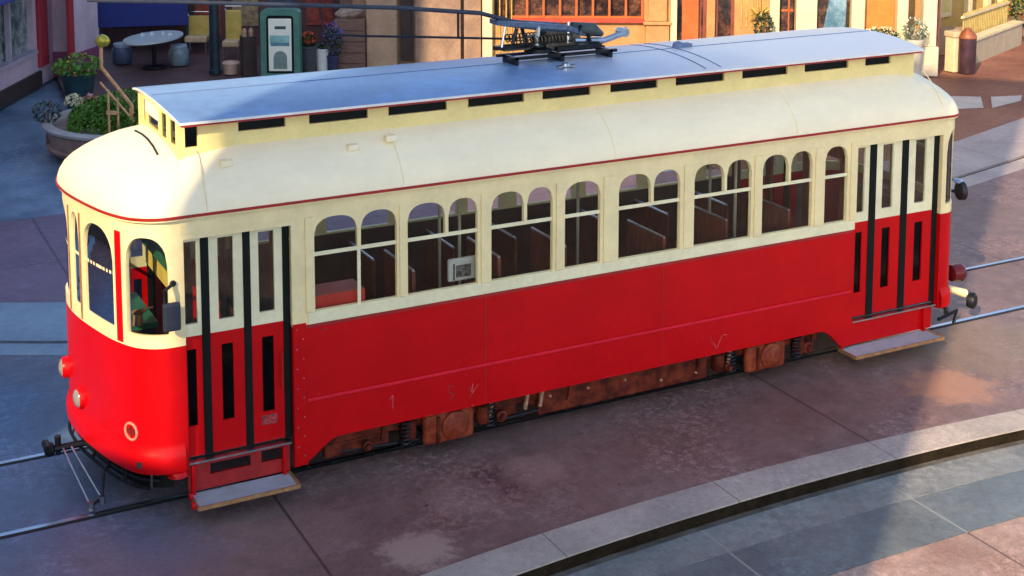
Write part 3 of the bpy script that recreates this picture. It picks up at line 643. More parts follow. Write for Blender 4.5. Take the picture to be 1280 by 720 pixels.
# ================================================================== GROUND
def ground_mat(name, c1, c2, rough=.6, scale=.8, bump=.25, bscale=60, joints=None, spots=(), fine=.18, spec=.5, brick=None, cracks=.0, specks=0, jcol=None, soft=None, grit=0):
    m = bpy.data.materials.new(name); m.use_nodes = True
    nt = m.node_tree; nt.nodes.clear(); N = nt.nodes.new; L = nt.links.new
    out = N('ShaderNodeOutputMaterial'); b = N('ShaderNodeBsdfPrincipled'); L(b.outputs[0], out.inputs[0]); b.inputs['Specular IOR Level'].default_value = spec
    tc = N('ShaderNodeTexCoord'); co = tc.outputs['Object']
    def noise(sc_, det=6, rgh=.6, vec=None):
        n = N('ShaderNodeTexNoise'); n.inputs['Scale'].default_value = sc_; n.inputs['Detail'].default_value = det; n.inputs['Roughness'].default_value = rgh; L(vec or co, n.inputs['Vector']); return n.outputs[0]
    def rng(v, a, b_, c=0, d=1):
        r = N('ShaderNodeMapRange'); L(v, r.inputs[0]); r.inputs[1].default_value = a; r.inputs[2].default_value = b_; r.inputs[3].default_value = c; r.inputs[4].default_value = d; return r.outputs[0]
    def mix(f, a, b_, mode='MIX'):
        x = N('ShaderNodeMix'); x.data_type = 'RGBA'; x.blend_type = mode
        if isinstance(f, float): x.inputs[0].default_value = f
        else: L(f, x.inputs[0])
        for k, q in ((6, a), (7, b_)):
            if isinstance(q, tuple): x.inputs[k].default_value = q+(1,)
            else: L(q, x.inputs[k])
        return x.outputs[2]
    def math_(op, a, b_=None):
        x = N('ShaderNodeMath'); x.operation = op
        for k, q in ((0, a), (1, b_)):
            if q is None: continue
            if isinstance(q, (int, float)): x.inputs[k].default_value = q
            else: L(q, x.inputs[k])
        return x.outputs[0]
    base = mix(rng(noise(scale), .38, .64), c1, c2)
    base = mix(rng(noise(scale*3.1, 8, .7), .52, .70), base, tuple(min(1, q*1.35) for q in c2)) if False else base
    base = mix(1.0, base, mix(rng(noise(scale*9, 6, .75), .3, .7), (1-fine,)*3, (1+fine*.6,)*3), 'MULTIPLY')
    base = mix(1.0, base, mix(rng(noise(90, 4, .8), .3, .7), (1-fine*1.3,)*3, (1+fine*.9,)*3), 'MULTIPLY')
    hgt = noise(bscale, 6, .7)
    if cracks:
        # dirt scuffs
        base = mix(rng(noise(3.2, 10, .82), .54, .70, 0, cracks), base, tuple(q*.45 for q in c1))
        base = mix(rng(noise(2.1, 10, .84, None), .46, .34, 0, cracks*.6), base, tuple(min(1, q*1.7) for q in c2))
    sep = N('ShaderNodeSeparateXYZ'); L(co, sep.inputs[0])
    for (sx, sy, r, colr, st) in spots:
        d = N('ShaderNodeVectorMath'); d.operation = 'DISTANCE'; L(co, d.inputs[0]); d.inputs[1].default_value = (sx, sy, 0)
        nn = rng(noise(5.5, 9, .8), .25, .75, -.75, .75)
        dd = math_('ADD', math_('DIVIDE', d.outputs['Value'], r), nn)
        base = mix(rng(dd, .75, 1.25, st, 0), base, colr)
    if grit:
        gm_ = math_('MULTIPLY', rng(noise(.55, 3, .5), .48, .60), rng(noise(11, 10, .86), .50, .57))
        base = mix(math_('MULTIPLY', gm_, grit), base, tuple(min(1, q*1.9) for q in c2))
        gd_ = math_('MULTIPLY', rng(noise(.8, 3, .5, None), .52, .42), rng(noise(16, 10, .88), .55, .61))
        base = mix(math_('MULTIPLY', gd_, grit), base, tuple(q*.5 for q in c1))
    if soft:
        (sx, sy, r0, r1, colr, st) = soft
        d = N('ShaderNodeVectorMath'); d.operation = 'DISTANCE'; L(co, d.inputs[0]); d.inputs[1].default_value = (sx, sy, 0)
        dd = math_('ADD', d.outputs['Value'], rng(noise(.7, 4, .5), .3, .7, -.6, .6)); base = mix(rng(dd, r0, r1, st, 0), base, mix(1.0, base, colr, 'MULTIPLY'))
    if specks:
        v = N('ShaderNodeTexVoronoi'); v.inputs['Scale'].default_value = 2.4; L(co, v.inputs['Vector'])
        sz = rng(noise(5), .45, .7, .01, specks); base = mix(math_('MULTIPLY', math_('LESS_THAN', math_('ADD', v.outputs[0], rng(noise(30), .3, .7, -.02, .02)), sz), .75), base, tuple(q*.35 for q in c1))
    if joints:
        for ax, per, off, w in joints:
            v = math_('ADD', sep.outputs[ax], -off); v = math_('DIVIDE', v, per); v = math_('FRACT', math_('ADD', v, 1000.5)); v = math_('ABSOLUTE', math_('ADD', v, -.5)); v = math_('MULTIPLY', v, per)
            base = mix(rng(v, w*.5, w, .85, 0), base, jcol or tuple(q*.35 for q in c1))
    if brick:
        bk = N('ShaderNodeTexBrick'); L(co, bk.inputs['Vector']); bk.inputs['Scale'].default_value = brick; bk.inputs['Mortar Size'].default_value = .015; bk.inputs['Color1'].default_value = (1, 1, 1, 1); bk.inputs['Color2'].default_value = (.78, .75, .75, 1); bk.inputs['Mortar'].default_value = (.5, .5, .5, 1)
        base = mix(1.0, base, bk.outputs[0], 'MULTIPLY')
    L(base, b.inputs['Base Color']); L(rng(noise(scale*4), .3, .7, rough-.12, rough+.12), b.inputs['Roughness'])
    bp = N('ShaderNodeBump'); bp.inputs['Strength'].default_value = bump; bp.inputs['Distance'].default_value = .01; L(hgt, bp.inputs['Height']); L(bp.outputs[0], b.inputs['Normal'])
    return m
LANE = ground_mat('tram_lane_concrete', (.160, .098, .092), (.215, .138, .13), .50, .35, .4, 45, joints=[(0, 5.62, .80, .018)],  # last two spots paint warm sunlight on the ground near the rear step
    spots=[(2.72, -1.82, .30, (.075, .04, .05), .75), (3.15, -1.78, .28, (.30, .20, .18), .55), (2.35, -1.95, .30, (.28, .20, .19), .4), (1.60, -2.62, .30, (.40, .28, .24), .75), (.7, -1.9, .55, (.26, .18, .17), .3), (-.3, -2.0, .7, (.28, .18, .17), .3), (8.15, -2.15, .45, (.46, .23, .13), .6), (9.4, -1.5, .9, (.26, .20, .11), .35)], cracks=.8, specks=.10, fine=.35, grit=.6, soft=(-3.0, 1.2, 2.0, 4.4, (.5, 1.6, 3.0), .95))  # soft: blue sky reflection painted over the left of the lane
KERB = ground_mat('kerb_concrete', (.32, .28, .26), (.44, .38, .34), .6, 1.2, .3, 60, joints=[(0, 1.87, 6.40, .008)], cracks=.35, specks=.03, grit=.25)
SLATE = ground_mat('grey_blue_slab', (.11, .135, .15), (.165, .19, .20), .42, 1.1, .25, 50, joints=[(0, 2.08, 6.12, .016)], cracks=.5, jcol=(.27, .28, .27), fine=.28, grit=.3)
SLATEL = ground_mat('pale_edge_slab', (.17, .185, .19), (.25, .26, .255), .5, 1.3, .25, 50, joints=[(0, 2.08, 4.05, .012)], cracks=.5, jcol=(.27, .28, .27), fine=.28, grit=.3)
PINK = ground_mat('pink_paver', (.30, .17, .13), (.44, .30, .25), .55, 1.6, .35, 40, joints=[(0, 2.08, 6.12, .016)], cracks=.6, fine=.3, grit=.5)
GUT = ground_mat('gutter_dirt', (.035, .028, .02), (.09, .07, .045), .9, 3, .6, 40)
ASPH = ground_mat('blue_grey_asphalt', (.085, .15, .24), (.24, .34, .46), .5, .6, .4, 70, cracks=.5, grit=.3)
FARPAVE = ground_mat('pale_blue_sidewalk', (.20, .30, .40), (.30, .42, .52), .5, .8, .2, 50, joints=[(0, 3.1, .5, .012)], cracks=.15)
PURPLE = ground_mat('purple_paving', (.16, .11, .17), (.22, .15, .23), .5, .6, .2, 50, grit=.3, cracks=.4, joints=[(0, 3.0, .25, .02), (1, 2.4, 6.9, .015)])
BRICK = ground_mat('brick_paving', (.24, .085, .05), (.36, .15, .085), .65, .5, .4, 40, brick=4.2)
RAILM = mat('rail_steel', (.50, .55, .62), .28, .15, 3, metal=1, stretch=(.3, 3, 1)); GROOVE = mat('rail_groove', (.012, .012, .014), .8, .2)
PALEJ = mat('pale_grout', (.25, .26, .25), .8, .3, 8)
PALE = ground_mat('pale_slab', (.45, .42, .38), (.55, .50, .46), .6, 2)

def structure(m, name, material): return m.build(name, material, None, kind='structure')
m = MB(); m.quad((-400, -400, -.2), (400, -400, -.2), (400, 400, -.2), (-400, 400, -.2)); structure(m, 'ground', ASPH)
def interp(P):
    def f(x):
        if x <= P[0][0]: return P[0][1]+(x-P[0][0])*(P[1][1]-P[0][1])/(P[1][0]-P[0][0])
        if x >= P[-1][0]: return P[-1][1]+(x-P[-1][0])*(P[-1][1]-P[-2][1])/(P[-1][0]-P[-2][0])
        for a, b in zip(P, P[1:]):
            if a[0] <= x <= b[0]: t = (x-a[0])/(b[0]-a[0]); return lerp(a[1], b[1], t)
    return f
def smooth(P):
    f = interp(P)
    return lambda x: sum(f(x+d) for d in (-1.2, -.6, 0, .6, 1.2))/5
nk = smooth([(-6, -4.6), (-2, -3.55), (1.42, -2.98), (2.94, -2.82), (4.24, -2.76), (5.5, -2.75), (7.0, -2.82), (8.42, -2.93), (11, -3.3), (16, -4.6)])
ke = smooth([(-6, -4.95), (-2, -3.90), (2.06, -3.32), (3.94, -3.19), (5.2, -3.165), (6.38, -3.18), (8.08, -3.27), (11, -3.62), (16, -4.9)])
XS = [-14+.35*k for k in range(110)]
def far_edge(x):
    P = [(-60, 20), (-14, 11.2), (-8, 8.0), (-4, 5.75), (-.9, 4.0), (-.15, 3.60), (1.5, 3.05), (4, 2.75), (8, 2.95), (12, 3.75), (14.86, 4.42), (16.97, 4.95), (25, 7.6), (60, 22)]
    for a, b in zip(P, P[1:]):
        if a[0] <= x <= b[0]:
            t = (x-a[0])/(b[0]-a[0]); return lerp(a[1], b[1], t)
    return 20
def band(f0, f1, z, xs=XS, th=None):
    m = MB(); A = [m.p(x, f0(x), z) for x in xs]; B = [m.p(x, f1(x), z) for x in xs]
    for k in range(len(xs)-1): m.face(A[k], A[k+1], B[k+1], B[k])
    if th:
        A2 = [m.p(x, f0(x), z-th) for x in xs]; B2 = [m.p(x, f1(x), z-th) for x in xs]
        for k in range(len(xs)-1): m.face(A2[k], A2[k+1], A[k+1], A[k]); m.face(B[k], B[k+1], B2[k+1], B2[k])
    return m
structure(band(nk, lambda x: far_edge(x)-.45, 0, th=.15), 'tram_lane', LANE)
structure(band(ke, nk, .004, th=.018), 'kerb', KERB)
structure(band(lambda x: ke(x)+.006, lambda x: ke(x)+.20, -.016, th=.15), 'kerb_face', mat('kerb_face_dark', (.02, .014, .008), .9, .3, 6, .5, 20, spec=.1))  # near-black brown face under the kerb edge
FARGREY = ground_mat('pale_grey_sidewalk', (.34, .28, .27), (.44, .37, .35), .6, .9, .2, 50, joints=[(0, 2.6, 14.0, .012)], cracks=.3, grit=.3)
XA = [x for x in XS if x < 7.1]; XB = [x for x in XS if x > 6.7]  # one sidewalk in two tones: blue paints the shade, grey the sunlit end
structure(band(lambda x: far_edge(x)-.45, lambda x: far_edge(x)-.05, .004, XA, th=.17), 'kerb', FARPAVE)
structure(band(lambda x: far_edge(x)-.45, lambda x: far_edge(x)-.05, .004, XB, th=.17), 'kerb', FARGREY)
structure(band(lambda x: ke(x)-.16, lambda x: ke(x)+.02, -.125), 'gutter', ground_mat('grey_gutter', (.07, .06, .05), (.16, .145, .125), .9, 3, .6, 40, cracks=.6))
b1y = smooth([(-6, -5.3), (-2, -4.25), (1.5, -3.80), (3.6, -3.68), (6.2, -3.69), (7.6, -3.75), (11, -4.08), (16, -5.3)])
structure(band(lambda x: b1y(x), lambda x: ke(x)-.085, -.113, th=.05), 'sidewalk', SLATEL)
structure(band(lambda x: b1y(x)-.014, lambda x: b1y(x)-.001, -.115, th=.05), 'sidewalk', PALEJ)
structure(band(lambda x: b1y(x)-.70, lambda x: b1y(x)-.015, -.112, th=.05), 'sidewalk', SLATE)
structure(band(lambda x: b1y(x)-6, lambda x: b1y(x)-.71, -.1135, th=.05), 'sidewalk', PINK)
structure(band(lambda x: far_edge(x)-.05, lambda x: far_edge(x)+.13, -.06), 'gutter', GUT)
structure(band(lambda x: far_edge(x)+.12, lambda x: far_edge(x)+1.6, -.02, XA, th=.13), 'sidewalk', FARPAVE)
structure(band(lambda x: far_edge(x)+.12, lambda x: far_edge(x)+1.6, -.02, XB, th=.13), 'sidewalk', FARGREY)
structure(band(lambda x: far_edge(x)+1.6, lambda x: max(far_edge(x)+1.9, 9.3-.25*max(0, x-2)), -.022, xs=[x for x in XS if x < 13.2]), 'road', PURPLE)
BX = [11.5+.5*k for k in range(80)]
structure(band(lambda x: far_edge(x)+1.6, lambda x: 26, -.018, xs=BX), 'sidewalk', BRICK)
m = MB()
for poly in (((19.0, 8.75), (19.7, 8.55), (20.55, 9.45), (19.95, 9.85)), ((19.85, 8.45), (21.0, 8.72), (21.5, 9.15), (20.75, 9.35))):
    m.face(*[m.p(x, y, -.012) for x, y in poly])
structure(m, 'path', PALE)
m = MB(); 
m.face(*[m.p(x, y, -.03) for x, y in ((2.2, 16.5), (12.0, 12.0), (24, 12.5), (24, 40), (4, 40), (2.6, 21))])
structure(m, 'terrace', ground_mat('maroon_paving', (.11, .055, .06), (.17, .09, .085), .6, .8, .3, 40, brick=3))
for y0, g in ((-.7175, 1), (.7175, -1)):
    m = MB(); m.box(-40, 70, y0-.028, y0+.028, -.05, .006); structure(m, 'rail', RAILM)
    m = MB(); m.box(-40, 70, y0-.075, y0-.029, -.05, .004); structure(m, 'rail_groove', GROOVE)

# ================================================================== BACKGROUND
F0 = Vector((21.4, 12.1)); FE = Vector((-.873, .488)); FN = Vector((-.488, -.873))
def FP(s, o, z): q = F0+FE*s+FN*o; return (q.x, q.y, z)
def floc(s, o=0, z=0): return FP(s, o, z)
def FB(): return MB(FP)
STONE = mat('tan_stone', (.26, .165, .115), .75, .18, 2.2, .5, 12, col2=(.38, .25, .17)); STONEP = mat('pale_stone', (.42, .28, .18), .75, .12, 2, .5, 12)
DKB = mat('dark_timber', (.05, .03, .025), .6, .2); BROWNB = mat('brown_board', (.18, .10, .075), .6, .2, 3, .3, 20, stretch=(1, 1, 6))
ORG = mat('orange_frame', (.50, .12, .025), .45, .15, 4); ORGW = mat('ochre_wall', (.46, .25, .09), .6, .12, 3, .2); REDS = mat('red_sill', (.45, .06, .03), .5, .15, 4)
CRM = mat('cream_column', (.70, .58, .36), .5, .08, 3, .1); GOLD = mat('gold_leaf', (.70, .48, .12), .35, .2, 9, metal=.4)
SHOPG = mat('shop_glass', (.03, .018, .015), .08, .9, 2.2, spec=.9, col2=(.16, .07, .04), mixlo=.45, mixhi=.6)
PINKW = mat('mauve_wall', (.66, .48, .56), .6, .1, 2, .2); PURPW = mat('plum_plinth', (.30, .07, .16), .6, .12, 3, .2); REDW = mat('crimson_stripe', (.42, .03, .045), .5, .1)
NAVY = mat('navy_canvas', (.02, .035, .20), .8, .1, 5, .2, 90); GREEN = mat('dark_green_paint', (.08, .22, .17), .4, .12); TEALP = mat('teal_post', (.012, .035, .05), .4, .2)
LEAF = mat('leaf', (.06, .19, .012), .5, .4, 5, col2=(.14, .32, .03)); LEAFD = mat('dark_leaf', (.025, .055, .02), .5, .4, 4)

def leaves(mb, c, r, n, size, rnd, surf=.35):
    for _ in range(n):
        while True:
            d = Vector((rnd.uniform(-1, 1), rnd.uniform(-1, 1), rnd.uniform(-1, 1)))
            if .05 < d.length < 1: break
        k = lerp(d.length, 1, rnd.random()*surf+.2); d = d.normalized()*k
        p = Vector((c[0]+d.x*r[0], c[1]+d.y*r[1], c[2]+d.z*r[2]))
        a = Vector((rnd.gauss(0, 1), rnd.gauss(0, 1), rnd.gauss(0, 1)+.3)).normalized(); b = a.orthogonal().normalized(); e = a.cross(b); s = size*rnd.uniform(.6, 1.3)
        q = [mb.p(*(p+b*s)), mb.p(*(p+e*s*.5)), mb.p(*(p-b*s)), mb.p(*(p-e*s*.5))]; mb.face(*q)

# --- ochre shop with orange framed windows (s 6.3 .. 10.75)
b1 = thing('shop_building', 'ochre shopfront with a long orange-framed window over a red sill, behind the tram roof', 'building', floc(8.5))
m = FB(); m.box(6.05, 10.75, -4, 0, -.1, 1.22); m.box(6.05, 10.75, -4, 0, 3.1, 6.2); m.box(6.05, 6.85, -4, 0, 1.22, 3.1); m.box(10.5, 10.75, -4, 0, 1.22, 3.1); m.build('wall', ORGW, b1)
m = FB(); m.box(6.05, 10.8, -4, .15, 6.2, 6.4); m.build('roof', REDS, b1)
m = FB(); m.box(6.85, 10.02, 0, .12, 1.22, 1.32); m.build('sill', REDS, b1)
for k in range(8):
    a = 6.85+k*.4; m = FB(); m.box(a, a+.055, -.06, .05, 1.32, 3.1); m.box(a+.055, a+.4, -.06, .03, 1.32, 1.37); m.box(a+.055, a+.4, -.06, .03, 2.5, 2.55); w = m.build('window', ORG, b1)
    m = FB(); m.box(a+.03, a+.42, -.12, -.11, 1.3, 3.1); m.build('pane', SHOPG, w)
m = FB(); m.box(10.08, 10.5, -.12, -.10, .3, 3.1); m.build('side_window', SHOPG, b1)
m = FB()
for a in (10.04, 10.17, 10.33, 10.48): m.box(a, a+.03, -.1, .03, .3, 3.1)
m.build('gold_glazing_bar', GOLD, b1)
m = FB(); m.box(6.22, 6.80, 0, .16, -.1, 1.18); m.box(6.16, 6.86, 0, .22, 1.18, 1.26); m.box(6.28, 6.74, 0, .12, 1.26, 3.4); bevel(m.build('pilaster', ORGW, b1), .02)
m = FB(); m.box(6.05, 6.20, 0, .2, -.1, 3.4); m.build('corner_trim', CRM, b1)
m = FB(); m.box(10.52, 10.76, 0, .18, -.1, 3.4); m.build('corner_trim', CRM, b1)
# --- cream colonnade shop (s -.3 .. 6.05)
b2 = thing('shop_building', 'cream-columned shopfront with brown doors and orange panels, right of the red sill window', 'building', floc(3))
m = FB(); m.box(-.2, 6.05, -5, -1.0, -.1, 6.0); m.build('wall', ORGW, b2)
m = FB(); m.box(-.3, 6.05, -5, .3, 3.1, 6.0); m.build('upper_wall', CRM, b2)
m = FB(); m.box(-.5, 6.05, -5, .5, 6.0, 6.25); m.build('roof', REDS, b2)
for (a, b, mt, nm) in ((5.90, 6.05, SHOPG, 'glass_panel'), (5.50, 5.90, ORG, 'orange_post'), (5.10, 5.30, ORGW, 'door_post'), (1.85, 2.62, SHOPG, 'display_window'), (3.2, 3.5, SHOPG, 'window')):
    m = FB(); m.box(a, b, -.25, -.1, 0, 3.1); m.build(nm, mt, b2)
for a, b in ((5.30, 5.50), (4.62, 5.10)):
    m = FB(); m.box(a, b, -.3, -.22, 0, 2.6); d = m.build('door', mat('brown_door', (.22, .06, .035), .4, .2), b2)
    m = FB(); m.box(a+.08, b-.08, -.22, -.215, .25, 2.4); m.build('pane', SHOPG, d)
m = FB(); m.box(3.80, 4.62, -.3, -.15, 0, 3.1); gp = m.build('gold_panel', ORGW, b2)
m = FB()
for k in range(5): m.box(3.92+k*.13, 3.95+k*.13, -.15, -.12, 1.1, 3.1)
m.build('gold_bar', GOLD, gp)
m = FB(); m.box(.74, 1.50, -.3, -.15, .75, 3.1); op = m.build('orange_panel', mat('bright_orange', (.50, .19, .03), .5, .1), b2)
m = FB(); m.box(.74, 1.50, -.3, -.13, 0, .98); m.build('dark_lower_panel', mat('rust_panel', (.28, .07, .02), .5, .15), b2)
for (a, b) in ((3.56, 3.80), (2.66, 3.16), (1.51, 1.83), (.47, .73)):
    m = FB(); m.box(a, b, -.2, .12, -.1, 3.1); cc = bevel(m.build('column', CRM, b2), .02)
    m = FB(); m.box(a-.04, b+.04, .0, .16, -.1, .35); m.build('column_base', CRM, cc)
m = FB(); m.box(3.3, 3.33, -.1, -.07, 0, 3.1); m.box(3.2, 3.5, -.1, -.07, 1.5, 1.55); m.build('window_bar', ORG, b2)
m = FB(); i = [m.p(2.55, -.08, .6), m.p(1.95, -.08, .6), m.p(1.9, -.08, 2.6), m.p(2.2, -.08, 2.6)]; m.face(*i); i = [m.p(2.55, -.09, .6), m.p(1.95, -.09, .6), m.p(1.9, -.09, 2.6), m.p(2.2, -.09, 2.6)]; m.face(*i[::-1]); m.build('blue_drape', mat('blue_drape', (.05, .15, .24), .5, .4, 2.5, col2=(.25, .40, .50)), b2)
m = FB(); m.box(-.22, .20, -.05, .38, 0, .72); bevel(m.build('pedestal', mat('shaded_cream', (.62, .52, .38), .6, .1), b2), .02)
m = FB(); m.box(-.17, .16, .0, .33, .72, 3.1); bevel(m.build('corner_column', CRM, b2), .03)
m = FB(); m.box(-.30, -.23, .0, .10, 0, 3.1); m.build('drainpipe', mat('maroon_pipe', (.13, .03, .03), .5, .2), b2)
# hanging gilt ornament
orn = MB(); c = FP(4.05, .05, 1.42); rr = random.Random(5)
for k in range(26): orn.tube([(c[0], c[1], c[2]-.02), (c[0]+rr.uniform(-.3, .3), c[1]+rr.uniform(-.1, .1), c[2]+rr.uniform(-.05, .22))], .014, 5)
orn.tube([c, (c[0], c[1], 2.9)], .01, 5)
o = orn.build('hanging_ornament', GOLD, None, label='gilt branching ornament hanging in front of the ochre panel by the brown doors', category='ornament')
# --- stone building (s 10.78 .. 13.7)
b3 = thing('stone_building', 'tan stone-block building with wide piers and a dark recess, behind the trolley pole', 'building', floc(12.2))
m = FB(); m.box(10.78, 14.0, -4, -.35, -.1, 6.5); m.build('wall', STONE, b3)
m = FB(); m.box(10.75, 14.1, -4, .1, 6.5, 6.7); m.build('roof', BROWNB, b3)
for (a, b, o, mt) in ((12.86, 13.60, .1, STONEP), (11.30, 12.42, -.05, STONE), (10.80, 11.22, .0, STONE)):
    m = FB(); m.box(a, b, -.35, o, -.1, 6.4); q = bevel(m.build('pier', mt, b3), .02)
m = FB(); m.box(12.5, 12.8, -.34, -.25, .2, 2.7); m.build('dark_door', DKB, b3)
# --- brown boarded kiosk with a rock on top (x 425..460)
b4 = thing('timber_shed', 'brown horizontally boarded shed wall left of the pale stone pier', 'shed', floc(14.0))
m = FB(); m.box(13.62, 14.35, -2, .3, -.1, 1.28); bevel(m.build('wall', BROWNB, b4), .01)
m = FB()
for k in range(4): m.box(13.6, 14.36, .3, .312, .2+k*.27, .215+k*.27)
m.build('board_gap', DKB, b4)
m = FB(); m.box(13.62, 14.35, -2, -.6, 1.28, 3.2); m.build('upper_wall', BROWNB, b4)
rk = MB(); c = FP(14.05, .0, 1.38)
rk.lathe((c[0]-.3, c[1]+.1, c[2]), (1, -.3, .1), [(0, .04), (.15, .13), (.4, .15), (.6, .09), (.7, .03)], 9)
rk.build('rock', mat('tan_rock', (.33, .24, .19), .9, .3, 6, .6, 10), None, label='weathered tan rock lying on the brown boarded shed', category='rock')

# --- pink shop on the left: wall recedes along the view
A0 = Vector((-.4, 16.1)); AE = Vector((.463, .886)); AN = Vector((.886, -.463))
def AP(s, o, z): q = A0+AE*s+AN*o; return (q.x, q.y, z)
b5 = thing('shop_building', 'mauve and pink shop with crimson stripes and a plum plinth on the far left', 'building', (A0.x, A0.y, 0))
m = MB(AP); m.box(-14, 8.6, -7, 0, -.15, .75); m.box(-14, 8.6, -7, 0, 2.4, 6); m.box(-14, -1, -7, 0, .75, 2.4); m.box(5.3, 8.6, -7, 0, .75, 2.4); m.build('wall', PINKW, b5)
m = MB(AP); m.box(-14.2, 9, -7, .3, 6, 6.2); m.build('roof', NAVY, b5)
m = MB(AP); m.box(-14, 5.6, 0, .07, -.15, .22); m.build('plinth', DKB, b5)
for k in range(4):
    a = -1+k*1.575; m = MB(AP); m.box(a, a+.1, -.08, .03, .75, 2.4); m.box(a, a+1.575, -.08, .10, .68, .76); w = m.build('window', mat('mauve_frame', (.5, .42, .5), .5, .1) if k == 0 else bpy.data.materials['mauve_frame'], b5)
    m = MB(AP); m.box(a+.05, a+1.6, -.15, -.14, .7, 2.4); m.build('pane', mat('pale_shop_glass', (.10, .16, .16), .08, .8, 3, spec=.9, col2=(.45, .52, .5)) if k == 0 else bpy.data.materials['pale_shop_glass'], w)
for (a, b, o, mt, nm) in ((5.50, 6.05, .10, REDW, 'crimson_stripe'), (6.6, 7.3, .44, PINKW, 'pier')):
    m = MB(AP); m.box(a, b, 0, o, .3, 3.5); bevel(m.build(nm, mt, b5), .02)
m = MB(AP); m.box(6.56, 7.34, 0, .48, -.15, .50); bevel(m.build('plum_plinth', PURPW, b5), .02)
m = MB(AP); i = [(-2, 0, 2.75), (5.2, 0, 2.75), (5.2, .9, 2.42), (-2, .9, 2.42)]
a = [m.p(*q) for q in i]; b = [m.p(q[0], q[1], q[2]-.03) for q in i]; m.face(*a); m.face(*b[::-1])
for k in range(4): m.face(a[k], b[k], b[(k+1) % 4], a[(k+1) % 4])
m.build('awning', NAVY, b5)
# return wall: pink then red between mauve pier and the navy canopy
C0 = atz(88, 98, 0); C1 = atz(124, 84, 0)
b6 = thing('shop_wall', 'mauve wall with a plum base and a crimson edge, beside the navy canopy', 'wall', (C0.x, C0.y, 0))
def seg(P0, P1):
    P0 = Vector((P0.x, P0.y)); P1 = Vector((P1.x, P1.y)); e = (P1-P0).normalized(); nn = Vector((e.y, -e.x))
    return (lambda s, o, z: (P0.x+e.x*s+nn.x*o, P0.y+e.y*s+nn.y*o, z)), (P1-P0).length
CP, CL = seg(C0, C1)
m = MB(CP); m.box(.25, CL, -.05, 0, .55, 5); m.build('wall', PINKW, b6)
m = MB(CP); m.box(0, .25, -.05, .02, .55, 5); m.build('crimson_edge', REDW, b6)
m = MB(CP); m.box(0, CL, -.05, .05, -.1, .55); m.build('plinth', PURPW, b6)
# navy canopy wall behind the tables
D0 = atz(126, 62, 0); D1 = atz(300, 48, 0); D0 = atz(124, 70, 0); D1 = atz(236, 66, 0)
DP, DLn = seg(D0, D1)
b7 = thing('canopy', 'navy blue canvas canopy with a cream top edge hanging above the white table', 'canopy', (D0.x, D0.y, 0))
m = MB(DP); m.box(0, DLn, 0, .04, .75, 1.58); m.build('canvas_valance', NAVY, b7)
m = MB(DP); m.box(-.1, DLn+.1, -.02, .07, 1.58, 1.68); m.build('cream_edge', CRM, b7)
m = MB(DP); m.box(-.1, DLn+.1, -2.2, -.0, 1.62, 1.66); m.build('canvas_top', NAVY, b7)
m = MB(DP)
for s in (.02, DLn-.05): m.box(s, s+.05, -.05, .0, -.1, 1.6)
m.build('canopy_pole', TEALP, b7)
E0 = atz(124, 60, 0); E1 = atz(440, 54, 0); EP, EL = seg(E0, E1)
b8 = thing('cafe_building', 'dark cafe front with red boards behind the yellow chairs and green display', 'building', (E0.x, E0.y, 0))
m = MB(EP); m.box(0, EL, -4, -.2, -.1, 4.5); m.build('wall', mat('dark_cafe_wall', (.06, .035, .045), .6, .4, 1.5, col2=(.13, .05, .05)), b8)
for k in range(5):
    m = MB(EP); m.box(2.5+k*1.0, 3.2+k*1.0, -.2, -.15, .2+.3*(k % 2), 1.9); m.build('board', mat('cafe_board%d' % k, [(.35, .06, .03), (.30, .22, .12), (.05, .07, .12), (.28, .05, .04), (.12, .15, .2)][k], .5, .4, 6), b8)
# stools, table
def stool(px, label, col):
    c = atz(*px, 0); t = thing('stool', label, 'stool', (c.x, c.y, 0), 'drum stools at the oval table')
    m = MB(); m.lathe((c.x, c.y, 0), (0, 0, 1), [(0, .20), (.06, .24), (.30, .255), (.42, .22)], 24); m.build('drum', mat('stool_paint', col, .4, .15, 5), t, smooth=True)
    m = MB(); m.lathe((c.x, c.y, .42), (0, 0, 1), [(0, .2), (.04, .215), (.09, .2), (.11, .12)], 24); m.build('cushion', mat('stool_cushion', (.35, .42, .5), .5, .1), t, smooth=True)
stool((153, 79), 'round blue drum stool left of the oval white table', (.07, .10, .18)); stool((224, 81), 'round pale grey-green drum stool right of the oval white table', (.22, .30, .33))
c = atz(192, 47, .74); tb = thing('cafe_table', 'oval white-topped cafe table with folded napkins, under the navy canopy', 'table', (c.x, c.y, 0))
m = MB(); K = 30; top = [m.p(c.x+RT.x*.62*math.cos(2*PI*k/K)+.62*math.sin(2*PI*k/K), c.y+RT.y*.62*math.cos(2*PI*k/K)+RT.x*1.0*math.sin(2*PI*k/K), .76) for k in range(K)]
bot = [m.p(m.v[i][0], m.v[i][1], .72) for i in top]; m.face(*top); m.face(*bot[::-1])
for k in range(K): m.face(top[k], bot[k], bot[(k+1) % K], top[(k+1) % K])
m.build('tabletop', mat('table_white', (.55, .62, .62), .35, .05), tb)
m = MB(); m.lathe((c.x, c.y, 0), (0, 0, 1), [(0, .3), (.03, .28), (.06, .05), (.72, .05)], 16); m.build('pedestal', DARKMET, tb, smooth=True)
